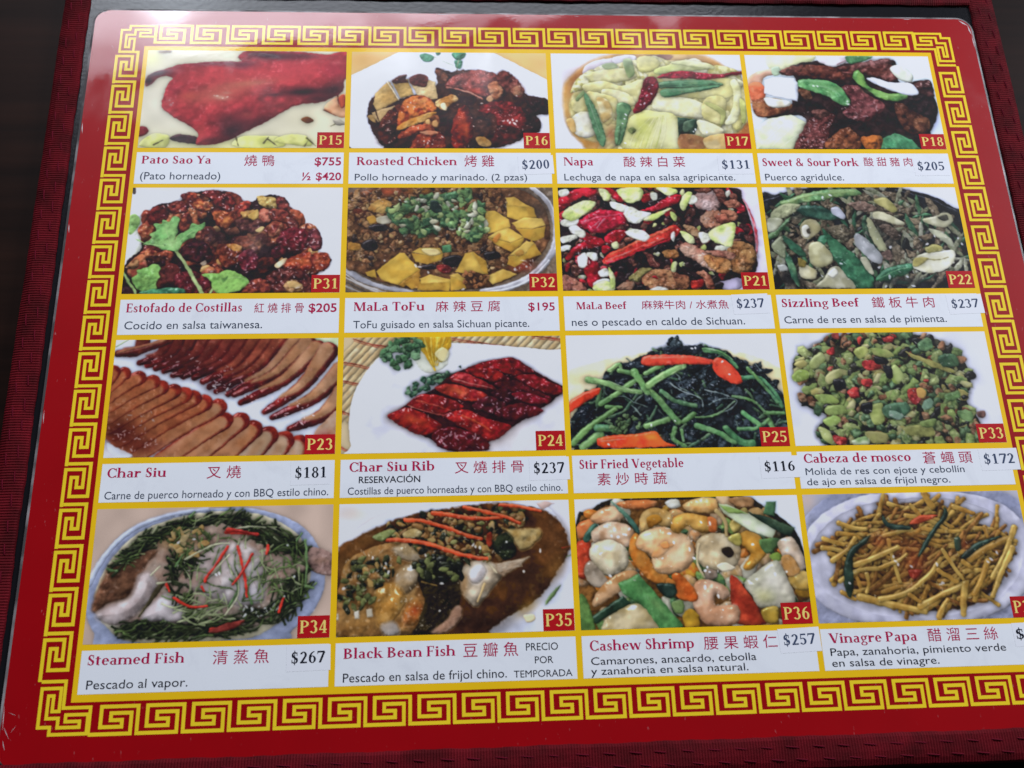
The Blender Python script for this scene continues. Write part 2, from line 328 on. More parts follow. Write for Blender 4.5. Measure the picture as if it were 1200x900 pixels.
    p.hp("870,428 895,425 915,432 905,445 880,440 850,430", 8, '#f4e6e2', .85); p.hp("690,460 680,415 525,512 835,460 920,300 735,340 770,372 450,545 430,535 475,550 350,360 385,360 365,335", 6, '#f0dcd2', .75)
    p.hl("300,480 550,490 700,560 300,570", 16, 4, '#e8c8b8', .6); p.hl("780,340 960,400 930,520 800,520", 22, 4, '#eccfc8', .6); p.hl("560,190 820,180 940,260 700,300", 18, 4, '#d8a898', .5)
    p.free(); return p

@pic('P17')
def _(S=17):
    p = Pic("52,80 1040,85 1085,577 72,575", S, '#dcdbe6')
    p.b("120,260 170,190 260,120 380,84 520,78 760,76 880,100 960,150 1040,210 1120,300 1120,600 340,600 200,540 130,440", '#c79a56', '#b5813c', r=26, bulge=.3, sh=.15, soft=14)
    p.air(220, 200, 70, 50, '#a0603a', .7, -40); p.air(140, 330, 30, 90, '#cfa765', .6); p.air(850, 120, 80, 24, '#b07a3c', .8, 22); p.air(1050, 450, 40, 90, '#9a5a34', .9); p.air(180, 260, 40, 50, '#9c5c38', .6)
    p.b("220,200 230,150 300,115 420,100 480,90 500,130 420,160 300,180 250,200", '#d9cfd0', '#c9bdc4', r=20, bulge=.4, sh=.15); p.b("380,100 480,88 500,110 460,150 390,140", '#ddd6d8', '#c4bfc4', r=14)
    p.b("560,95 640,85 690,95 660,115 590,112", '#8a5a42', '#6a3e30', r=10)
    p.b("150,330 230,210 330,150 520,120 760,120 900,150 1030,220 1075,330 1070,430 960,520 700,575 420,575 220,520 165,440", '#cfc690', '#bdb070', r=30, bulge=.3, bump=.4, bs=20, sh=.15, soft=8)
    p.sc("180,300 300,170 560,130 860,150 1020,240 1040,420 900,520 420,560 220,480", 70, [(1, 'b', 150, 80, ['#d6cf9c', '#cbc284', '#dcd7b4', '#c2ba70'], dict(sh=.25, bulge=.4, bump=.3, bs=16, amb=.55))])
    NB = dict(r=26, bulge=.45, bump=.2, bs=14, sh=.28, shr=8, edge=.05, amb=.55)
    def nb(q, a='#d6d0a0', b_='#c6c07c', **o): p.b(q, a, b_, **dict(NB, **o))
    nb("500,110 560,92 620,120 600,165 520,180", '#c9c27c', '#b0ab62'); nb("600,160 700,135 840,130 880,160 700,180 600,190", '#c2c78e', '#a7b070'); nb("680,130 760,115 880,135 900,160 800,150", '#b9bd86', '#d0cf9f', r=12)
    nb("230,190 330,165 440,160 500,200 440,225 300,240 250,220", '#d6cfa2', '#cbc48a'); nb("320,140 380,130 400,155 340,165", '#8aa070', '#6f8a58', r=12); nb("430,115 470,110 490,180 460,210 440,170", '#8aa56a', '#6c8e56', r=14)
    nb("220,245 330,225 420,250 520,215 545,260 500,330 470,350 400,320 320,290 240,285", '#d8d19c', '#c9c184'); nb("330,265 450,290 490,345 420,360 320,310", '#dad3aa', '#cdc48c')
    nb("240,280 350,300 400,330 370,430 330,450 260,350", '#d3cb95', '#c4b878'); nb("160,330 230,300 260,360 220,400 170,385", '#cfc68e', '#bdb274'); nb("290,310 350,330 370,400 320,440 300,380", '#d9cfa4', '#b89b60')
    nb("175,400 250,385 280,450 270,510 200,515 160,470", '#d7d3c2', '#cbc6a8', r=40); nb("130,430 165,420 180,480 160,490", '#c9a86a', '#b48c4c', r=10)
    p.air(360, 500, 30, 50, '#8f5a3c', .8); p.air(300, 560, 40, 40, '#b3824c', .6)
    # white stalks
    nb("600,290 700,300 840,340 850,410 760,415 620,385 575,360", '#dcd8b6', '#d6d0a2', r=40); nb("640,240 780,215 920,210 1010,220 1000,300 900,320 760,310 650,300", '#d3cc94', '#c8c07e')
    nb("840,330 900,300 960,320 955,390 940,450 840,420", '#cdc48a', '#bfb676'); p.b("850,345 870,335 955,380 945,440 925,450 925,395", '#8f9a5c', '#a5a868', r=8, a=.8)
    nb("985,225 1020,220 1040,300 1020,420 970,455 950,440 985,380 1000,300", '#d9d6ac', '#cfcb94', r=22); p.air(960, 280, 40, 50, '#cfc888', .5); nb("1030,320 1060,340 1060,420 1040,440", '#b9bc72', '#a3aa5e', r=10)
    nb("440,440 520,380 600,385 700,410 720,575 420,575", '#d3d090', '#cdc980', r=40); p.air(630, 480, 60, 80, '#dcd9b0', .8); p.air(690, 500, 20, 80, '#cfccaa', .8)
    for i in range(7): p.l([(455 + i * 26, 560 + i * 3), (480 + i * 26, 500), (560 + i * 14, 420 - i * 3)], 4, 2, '#a9b45a' if i % 2 else '#e2dfae', sh=.12, a=.8)
    p.air(520, 470, 40, 60, '#b4bd52', .5); p.b("445,480 470,465 490,480 465,500", '#6a7a48', '#44522e', r=8, bump=.6)
    p.g("705,412 820,425 790,500 730,500 710,560", '#2f4a3a', '#1f3228', r=14, bump=.4, sh=.3); p.b("735,440 800,420 790,460 740,490", '#4c6c50', '#2d4a38', r=10, sp=.3); p.b("720,500 840,520 840,575 715,575", '#a67a4c', '#8a5c3c', r=14, bulge=.2)
    nb("805,430 860,435 945,480 900,510 830,500", '#ded9b4', '#d3caa0'); nb("840,520 950,500 960,575 860,580", '#cdb682', '#c2a266')
    G = dict(r=16, bulge=.8, sp=.4, sh=.4)
    p.b("220,290 232,285 275,350 330,500 328,555 310,560 285,520 240,380", '#4f8a5c', '#3a7048', **G); p.l("250,340 300,490", 5, 3, '#9cc8a0', sh=0, a=.7)
    p.b("395,345 440,340 470,365 450,420 420,530 390,560 378,520 390,430", '#5d9460', '#3d7048', **G); p.b("385,470 410,460 400,530 385,550", '#4c8454', **G)
    p.b("180,315 220,275 225,295 190,330", '#6f8e5a', r=8)
    p.b("610,235 700,222 850,218 940,235 930,250 800,262 620,262", '#5a9060', '#3f7850', **G); p.b("625,270 740,262 930,245 900,262 760,290 640,310", '#4c8458', '#36704a', **G); p.l("620,250 930,238", 4, 3, '#2d5a40', sh=0); p.l("640,285 850,262", 3, 2, '#8ab890', sh=0, a=.6)
    C = dict(r=24, bulge=.8, bump=.6, bs=8, sp=.7, sh=.45)
    p.b("540,215 575,200 605,215 610,260 590,310 540,370 495,392 475,380 500,330 525,260", '#7c1c28', '#5a1420', **C)
    p.b("600,205 660,180 730,172 830,180 900,188 960,185 1045,172 1045,188 980,198 930,210 850,218 740,212 650,212", '#8c2030', '#6a1822', **dict(C, r=14)); p.l("960,190 1045,180", 12, 8, '#6a1a26')
    p.hp("560,265 572,290 550,300 535,340 515,345 580,245", 7, '#e8d8e0', .8); p.hp("760,190 700,190 830,192 880,195", 5, '#c07a86', .7); p.hp("430,420 420,445 440,400 785,485 795,475 855,490 430,545", 6, '#ffffff', .9)
    p.hl("240,180 500,170 980,240 1000,420 640,380 200,420", 40, 3, '#b8863c', .35); p.air(300, 120, 200, 40, '#e2e0ea', .35); p.air(760, 100, 300, 40, '#dedce4', .3)
    p.free(); return p

@pic('P18')
def _(S=18):
    p = Pic("60,90 1022,95 1112,577 114,577", S, '#ccd8e2')
    p.air(940, 150, 90, 70, '#d5e3ee', .9); p.air(150, 130, 90, 50, '#cfe0e4', .8); p.air(1060, 440, 60, 60, '#b6bfe0', .9); p.air(110, 420, 40, 50, '#d9dcd8', .8)
    p.b("180,90 420,88 400,140 300,190 200,170", '#d3d6a2', '#c8cf9a', r=40, bulge=.3, sh=.1, soft=10)
    p.b("70,230 120,180 230,160 240,190 160,210 150,300 90,340", '#c99a7e', '#d6a890', r=20, sh=.15); p.b("200,160 240,150 250,185 215,200", '#9cc09a', r=10, sh=.1)
    p.b("80,250 130,230 165,260 160,320 100,330", '#b4583a', '#c96e4c', r=20)
    # dark mass
    p.b("110,360 260,330 300,340 330,230 300,150 450,120 620,130 820,110 860,150 870,230 1010,220 1040,280 1070,380 1030,480 960,580 300,580 380,440 320,400 180,420", '#1c1618', '#2a1c1c', r=40, bump=.5, bs=16, sh=.3, soft=3)
    p.b("95,350 160,310 280,330 300,365 220,400 130,410", '#8c5a3c', '#5c3222', r=26, bump=.5, sp=.3); p.air(150, 350, 40, 20, '#b57a4e', .6)
    p.g("165,220 210,205 320,210 342,240 335,330 190,300 162,290", '#dadde8', '#cfd2e0', r=24, bulge=.4, sh=.3); p.b("170,310 290,330 280,358 200,362 165,335", '#d0cfc6', '#c2b9a2', r=18)
    p.g("110,470 180,420 300,398 378,440 350,500 300,580 118,580", '#c9d0b4', '#bccaa2', r=40, bulge=.4, bump=.15, bs=20, sh=.35)
    p.air(260, 470, 100, 30, '#d6d9c8', .5, -20); p.air(240, 560, 120, 20, '#c8cc9c', .5)
    for q in ("200,560 330,440", "160,540 280,430", "240,570 350,490"): p.l(q, 4, 2, '#dfe3d2', sh=0, a=.5)
    M = dict(r=30, bulge=.7, bump=1.1, bs=9, sp=.45, sh=.4, wob=4, edge=.2, cs=12)
    def m(q, a, b_, **o): p.b(q, a, b_, **dict(M, **o))
    m("240,180 300,150 420,140 520,150 620,190 640,220 560,222 420,205 300,200", '#5e3228', '#40201c', sp=.2); p.air(420, 165, 110, 14, '#7c4638', .5, 8)
    p.b("440,112 480,92 600,92 610,115 540,150 480,140", '#d4d2d8', '#c6bcc2', r=16, sh=.2); p.l("545,140 600,112", 5, 3, '#8a6a70', sh=0)
    m("540,155 620,140 700,120 780,112 825,108 820,135 860,170 862,215 800,225 690,190 600,190", '#6e4440', '#43211e', sp=.25); p.air(720, 130, 90, 14, '#9a7272', .6, -8); p.air(760, 180, 70, 20, '#4a241c', .6)
    p.b("590,100 640,93 730,95 700,115 620,135", '#3f7a4c', '#2f6440', r=12)
    m("340,270 390,265 410,310 370,320", '#7a5540', '#553526', sp=.1); p.b("820,160 870,140 940,190 930,230 870,215", '#c8cfc4', '#bcc4b4', r=16, sh=.1)
    m("950,240 1020,218 1045,260 1050,300 1000,320 960,290", '#4a2e2c', '#302020'); m("560,260 640,245 700,290 790,340 770,385 700,430 620,425 570,385 615,350 600,300", '#6a3c3c', '#4a2628', sp=.6); p.air(700, 350, 50, 40, '#7a4446', .5)
    m("320,580 350,490 400,420 470,385 530,400 520,440 495,500 480,580", '#5d3230', '#40201e', sp=.75, bs=8); p.air(420, 480, 50, 60, '#704040', .4)
    m("480,540 540,490 590,465 640,490 660,540 640,580 490,580", '#7c4a30', '#553020', sp=.35); m("660,520 760,505 780,560 700,580", '#a8602c', '#7c4420', sp=.3)
    m("840,350 900,340 960,380 1020,430 1015,480 940,500 880,460", '#553226', '#38201a', sp=.25); m("930,430 1010,410 1025,470 980,500", '#6a4430', '#4a2c22', sp=.3)
    m("880,300 990,290 1050,340 1060,400 990,400 900,350", '#2a1e20', '#1d1718', sp=.1); m("410,380 480,375 500,400 430,420", '#5a3a34', '#3c2624', sp=.1)
    P_ = dict(r=20, bulge=.7, sp=.45, sh=.4)
    p.b("340,225 380,215 470,218 540,240 590,290 610,335 595,355 560,345 500,310 400,275 345,255", '#4f9a5a', '#357f48', **P_); p.l("400,245 500,262 560,300", 10, 6, '#7cc48a', sh=0, a=.6); p.hp("420,250 440,252 595,330 600,345", 8, '#e6f4ea', .8)
    p.b("628,190 655,170 690,200 705,245 790,285 900,290 910,310 840,330 760,308 690,262 640,230", '#5aa04c', '#3c8440', **P_); p.air(770, 290, 60, 10, '#78b868', .5, 12)
    p.g("765,575 780,520 840,490 930,525 975,578", '#3a8054', '#2c6e48', r=20, bulge=.4, sh=.3); p.air(850, 515, 60, 16, '#5a9a70', .5)
    p.b("700,212 740,208 830,232 930,235 970,290 900,295 820,270 740,240", '#d3d7e4', '#c6cad8', r=18, bulge=.5, sh=.3)
    p.hl("330,400 520,400 480,570 330,570", 40, 5, '#d8c0c4', .6); p.hl("570,360 760,340 700,430 590,420", 22, 5, '#c8a4a8', .6); p.hl("500,480 640,480 640,560 500,560", 12, 4, '#d8a878', .5)
    p.air(200, 120, 120, 60, '#dde4ea', .35); p.free(); return p

@pic('P31')
def _(S=31):
    p = Pic("92,30 1162,38 1150,574 40,572", S, '#d8dae2')
    p.air(250, 45, 200, 18, '#a89c94', .7); p.air(1050, 90, 120, 60, '#d6cfcb', .8); p.b("90,30 105,30 108,60 92,62", '#403836', bulge=0, sh=0); p.air(120, 250, 80, 90, '#d6d8d8', .8)
    p.air(1060, 460, 60, 40, '#c9c3c6', .7)
    p.b("70,270 120,250 175,260 160,320 110,390 70,400", '#d2d4ce', '#c0c4b6', r=24, bump=.3)
    p.b("40,580 60,420 130,350 170,230 165,170 220,120 320,100 420,55 560,50 610,110 640,100 700,110 740,80 830,75 880,110 900,180 940,230 1030,250 1055,330 1000,370 1100,400 1080,450 1010,500 1000,580", '#26161a', '#1a1014', r=30, bump=.6, bs=12, sh=.3, soft=3, wob=5)
    p.sc("170,180 250,130 560,90 880,120 1020,300 1060,420 980,540 200,560 90,480", 95, [(3, 'b', 105, 78, ['#6e3226', '#80402c', '#54221e', '#94583a', '#47201e'], dict(GL, sp=.6, sh=.4)), (.5, 'b', 50, 34, ['#b48a52', '#a0703c'], dict(sp=.3, sh=.3))])
    p.air(560, 290, 120, 60, '#21151a', .6); p.air(220, 480, 110, 60, '#21151a', .5)
    R_ = dict(GL, r=28, sh=.4, edge=.3, wob=3, cs=12)
    def m(q, a='#5f2420', b_='#3c1518', **o): p.b(q, a, b_, **dict(R_, **o))
    m("165,170 200,130 250,122 280,150 270,190 210,215 170,215"); m("275,120 330,98 380,130 350,165 300,168 275,150", '#6a2e24'); m("335,70 400,58 440,90 500,120 500,150 440,155 380,130 345,100", '#7a3424', '#4a1c1c')
    m("400,110 460,100 505,125 480,150 420,148", '#9a5a34', '#6a2c20'); m("440,60 520,45 560,70 600,80 612,130 590,155 530,140 490,100", '#642420', '#3f161a', sp=.7); m("495,165 540,150 595,170 598,220 570,245 520,225", '#8c4a2c', '#5a2018'); p.air(565, 200, 18, 22, '#b97c42', .7)
    m("610,150 640,110 690,105 690,150 640,190", '#7a3226', '#4e1c1c'); m("620,200 720,190 770,220 740,260 680,270 630,245", '#54302a', '#331a1c', sp=.3); m("640,165 690,150 730,165 720,195 670,195", '#a8824a', '#7c5a30', sp=.3)
    m("725,80 800,85 830,110 820,150 770,140 735,120", '#bca060', '#94743c', sp=.3); m("820,85 870,95 885,140 860,160 830,140", '#6a2c26', '#451a1c'); m("735,150 780,150 790,200 760,215 740,190", '#a3624e', '#74382e', sp=.3); m("790,150 860,150 890,180 900,220 860,215 800,200", '#7c3a2c', '#542220')
    m("780,240 800,210 850,215 860,245 820,290 790,285", '#9a6248', '#6c3226', sp=.4); p.b("795,240 812,222 840,228 820,265 800,268", '#7a3c2c', '#5a2420', r=10)
    m("880,190 930,210 940,240 900,250", '#7a4038', '#4f2424'); m("840,270 900,240 960,250 1000,290 985,340 930,370 870,360 830,320", '#642026', '#45151c', r=40, sp=.6); m("800,350 850,330 880,365 840,400 800,390", '#4a1a1c', '#32121a'); m("985,260 1030,250 1050,290 1055,340 1010,365 990,330", '#5a2a2c', '#3a1a20')
    m("850,420 920,380 990,365 1020,410 1000,460 930,470 870,455", '#8c3c26', '#5f201c', sp=.5); p.air(950, 410, 40, 22, '#a8582e', .7); m("1005,385 1060,370 1100,400 1085,445 1035,462 1005,430", '#8a3e26', '#5f221c', sp=.5)
    m("770,500 840,450 930,460 1000,490 1000,580 850,580 780,560", '#4c2420', '#2e1518'); m("860,540 900,505 950,525 960,560 900,572", '#a8825a', '#7c5434', sp=.3); p.b("880,520 920,512 950,535 930,552 895,545", '#c2a878', '#a08050', r=12)
    m("525,330 600,315 650,340 640,400 580,440 530,400", '#7a3a26', '#4a1f1a'); p.b("570,325 620,320 650,340 630,358 590,350", '#b58244', '#94602c', r=10, bump=.4); m("640,370 700,350 740,400 740,440 680,460 640,430", '#66222a', '#421620', sp=.6); m("740,400 800,395 830,430 790,460 740,470", '#4a2018', '#2e1416')
    m("340,340 420,300 480,330 500,400 420,420 350,390", '#3f1c1e', '#28131a', sp=.2); m("310,480 400,460 500,490 490,540 420,572 330,560", '#5a2024', '#3c161c', sp=.4); m("650,560 700,505 780,510 790,572 660,575", '#7a3a2c', '#4c2020', sp=.6)
    m("60,440 110,400 130,420 110,445", '#7a5a3c', '#4c3020', sp=.4); m("170,380 250,385 260,430 180,430", '#3a2018', '#24141a', sp=.2)
    p.air(720, 320, 70, 70, '#5c4a48', .5); p.air(540, 280, 90, 60, '#21151a', .5)
    p.b("815,430 860,400 880,398 850,440 825,448", '#d8c8a8', '#b89c74', r=8); p.b("715,255 745,235 765,240 740,262", '#c9b078', r=6); p.b("680,180 725,150 730,185 700,200", '#b99a58', '#94743a', r=8); p.b("440,420 470,405 475,425 450,432", '#8a7a68', r=6)
    p.hl("170,130 600,60 600,200 300,160", 34, 5, '#f0d8d4', .65); p.hl("640,100 900,90 1050,300 860,360 780,200", 46, 5, '#f0dcd6', .6); p.hl("800,400 1080,390 1000,560 800,560", 36, 5, '#f4e0da', .65); p.hl("530,320 740,360 720,470 540,420", 22, 5, '#ecd4d4', .6); p.hl("60,420 440,350 480,560 200,560", 26, 4, '#d8c4c0', .5)
    C = dict(r=18, bulge=.35, bump=.55, bs=10, sh=.4, amb=.5)
    p.l("115,570 50,465", 14, 12, '#6e9a58', '#8ab070'); p.l("318,355 380,450 450,575", 16, 18, '#7ea062', '#94ae74', sp=.2); p.l("490,575 525,500", 10, 8, '#8ab070')
    p.b("145,320 190,290 180,268 215,250 200,215 240,215 250,195 280,205 300,180 330,195 320,230 325,260 312,300 330,275 380,240 395,215 430,222 462,208 455,240 420,262 405,290 370,300 345,325 325,358 290,350 250,348 210,330 170,325", '#5f9c58', '#478a4a', **C)
    p.l("110,292 170,318 250,330", 4, 7, '#7cb46e', sh=.2); p.l("300,340 270,270 265,210", 4, 2, '#88ba78', sh=0, a=.8); p.l("315,340 350,290 430,235", 4, 2, '#88ba78', sh=0, a=.8); p.air(300, 310, 24, 24, '#8abf76', .5)
    p.b("92,490 120,478 118,450 165,440 205,418 240,440 230,470 238,490 215,515 220,545 180,560 130,555 105,530", '#5c9a4c', '#478440', **C); p.b("150,560 240,545 340,545 365,560 340,575 150,575", '#2f6a48', '#24543c', r=10, sp=.4, bump=.4)
    p.b("450,475 530,470 580,452 640,475 690,510 660,545 600,572 530,572 500,540 490,505", '#64a44e', '#509242', **C); p.l("530,515 620,490 680,510", 4, 2, '#8abf74', sh=0, a=.7); p.b("545,500 580,485 560,520", '#3f7a3a', bulge=0, sh=0)
    p.b("70,190 100,165 125,180 130,220 95,262 75,262", '#6aa058', '#58904c', **C)
    p.free(); return p
@pic('P32')
def _(S=32):
    p = Pic("60,38 1095,35 1120,566 48,570", S, '#6a5848')
    p.air(120, 60, 90, 40, '#75655a', .8); p.air(980, 120, 120, 100, '#4c4038', .9); p.air(1120, 250, 60, 200, '#8a7a66', .8); p.air(1080, 560, 60, 50, '#8c7a58', .8)
    # steel pan rim
    p.l("990,38 1060,100 1100,180 1112,270 1095,360 1040,440 960,505 860,548 740,570", 26, 40, '#c8c6cc', '#a9a7ae', r=14, sp=.3, sh=.2)
    p.l("1000,36 1080,110 1118,230 1108,350", 8, 8, '#efeef2', sh=0, a=.8); p.l("1075,410 980,505 860,555 700,575", 10, 8, '#f2f1f6', sh=0, a=.8)
    p.l("40,440 120,500 240,545 380,568", 34, 20, '#c4c2ca', '#a09ea6', r=14, sh=.2); p.l("40,470 130,530 260,575", 8, 8, '#eeedf2', sh=0, a=.7)
    for i in range(4): p.l([(40, 490 + i * 22), (150, 545 + i * 18), (240, 580 + i * 18)], 9, 9, '#4e4640' if i % 2 else '#b8b2ae', sh=0)
    B = "45,110 100,75 190,45 320,30 640,30 860,40 960,60 1050,140 1080,260 1060,350 980,430 900,490 760,545 560,562 380,552 220,515 100,465 45,420"
    p.b(B, '#6e4a30', '#4e3222', r=20, bump=.5, bs=10, sh=.3, soft=3)
    p.air(1010, 160, 60, 60, '#4a3c34', .9); p.air(260, 60, 110, 22, '#a4482a', .8); p.air(130, 150, 70, 40, '#7e3626', .9, -30); p.air(420, 55, 60, 20, '#b8772c', .8); p.air(940, 440, 60, 30, '#7c3024', .8)
    SA = "50,110 200,50 420,40 700,45 860,60 880,140 860,330 880,400 780,470 600,470 420,430 300,360 180,430 60,400"
    p.sc(SA, 520, [(5, 'b', 40, 27, ['#8a6242', '#74502f', '#a17a52', '#5f3f2a', '#6b452c'], dict(bump=.6, bs=5, sp=.4, sh=.3)), (.8, 'b', 30, 20, ['#2c2320', '#3a2c26'], dict(sp=.5, sh=.3)), (1, 'b', 22, 14, ['#c9a878', '#b8945e'], dict(sh=.2))])
    p.hl(SA, 150, 4, '#f2dcc8', .6)
    for q in ("130,320 180,300 215,330 190,360 140,350", "160,235 240,225 260,250 200,265", "540,400 600,380 640,400 600,440 550,440", "470,110 520,105 540,160 490,165", "740,375 800,360 830,390 770,410", "430,435 500,430 505,455 440,455"):
        p.b(q, '#1d1a1c', '#2c2628', r=14, sp=.5, sh=.3)
    p.b("505,440 540,430 580,445 575,468 530,472", '#7c2a26', '#5c1e1e', r=12, bump=.7, sp=.4)
    p.b("160,145 220,95 280,120 260,165 200,165", '#c9a05a', '#a8763a', r=14, bump=.6); p.b("155,195 190,180 205,210 175,225", '#b98a3a', r=10); p.b("205,190 270,180 290,205 250,225 210,220", '#c4bca4', '#a89c7c', r=10); p.b("60,320 120,325 120,355 65,355", '#b5883c', '#94682c', r=12)
    T1, T2, T3 = '#d2ac4e', '#c09a3e', '#b58834'
    TF = dict(r=12, bulge=.3, sh=.3, bump=.18, bs=14, amb=.55, wob=1., mot=.2)
    def cube(top, side, side2=None):
        p.g(side, T2, T3, **TF)
        if side2: p.g(side2, T3, '#a87a2c', **TF)
        p.g(top, '#dcb95e', T1, **dict(TF, sh=.1))
    p.g("200,465 320,370 345,372 420,455 310,535 230,505", '#d0aa48', '#c69c3c', **TF); p.g("310,535 420,455 425,490 340,540", '#a87a30', **TF)
    cube("420,500 470,480 580,505 575,520 430,525", "410,520 430,510 580,515 572,565 412,558"); cube("570,485 610,475 650,500 640,520", "575,490 640,510 655,552 580,560"); p.g("345,520 420,475 415,550 380,552", '#b88a34', '#a0722c', **TF)
    p.g("600,470 650,375 690,365 755,410 765,480 700,470", '#d2ad50', '#c49c42', **TF); p.g("690,368 755,412 765,482 735,460", '#b58a36', **TF)
    cube("380,365 420,345 520,345 540,370 470,385", "380,370 470,385 540,372 530,405 460,430 400,415"); p.b("430,352 500,350 525,375 470,385", '#e0c98a', r=10)
    cube("765,290 850,235 950,290 880,320", "765,292 880,320 950,292 935,330 885,370 810,330"); p.b("790,300 820,270 830,290 805,320", '#b4682c', r=10, a=.7)
    p.g("745,160 800,155 870,200 880,240 800,265 770,275", '#d4ae50', '#c6a044', **TF); p.g("860,120 900,95 1000,145 1008,190 920,205 862,190", '#c8a244', '#b58c38', **TF); p.g("855,90 900,85 960,125 1000,142 870,130", '#cfa94c', '#ba9340', **TF)
    cube("885,220 950,190 1040,195 1055,230 990,250 910,245", "905,245 990,250 1058,235 1050,290 1000,312 950,295"); cube("870,385 960,310 1000,320 950,380", "870,390 960,372 985,300 1038,380 960,405 900,445 865,430"); p.b("900,372 935,355 950,378 915,390", '#a87632', r=8, a=.8)
    p.g("750,495 840,455 915,480 870,500 790,530", '#cfae58', '#c09a46', **TF); p.g("150,470 195,455 205,495 160,490", '#b8923a', **TF)
    p.sc("640,465 740,470 780,510 730,540 660,540", 26, [(1, 'b', 24, 16, ['#8a5a38', '#6c4228', '#a57448'], dict(bump=.6, sp=.4))])
    GR = "270,170 350,110 440,90 560,80 650,60 730,130 750,200 760,270 680,300 600,290 560,260 440,270 340,260"
    p.sc(GR, 150, [(4, 'g', 66, 40, ['#4a7e48', '#376a42', '#5f8f54', '#2c5638'], dict(sp=.25, sh=.35, bump=.4)), (2, 'g', 40, 26, ['#8fb06a', '#a3bd7c', '#74a05c'], dict(sh=.3)), (1.4, 'g', 46, 24, ['#c8c8b0', '#b4b092'], dict(sh=.3))])
    p.b("475,110 510,108 535,160 500,168 480,150", '#20302a', r=10, sp=.4); p.g("530,335 575,328 580,365 535,370", '#4c8a58', '#38744a', r=10)
    p.hp("320,100 350,110 590,150 660,215 620,250 725,235", 8, '#eaf2e6', .7); p.hp("400,435 420,440 245,410 465,470 900,455 960,440 640,555", 8, '#f6f0ea', .8); p.hl("60,60 300,40 250,160 70,180", 26, 5, '#f4dccc', .6); p.hl("920,410 1020,400 980,450 900,470", 10, 6, '#f0e0dc', .7)
    p.free(); return p

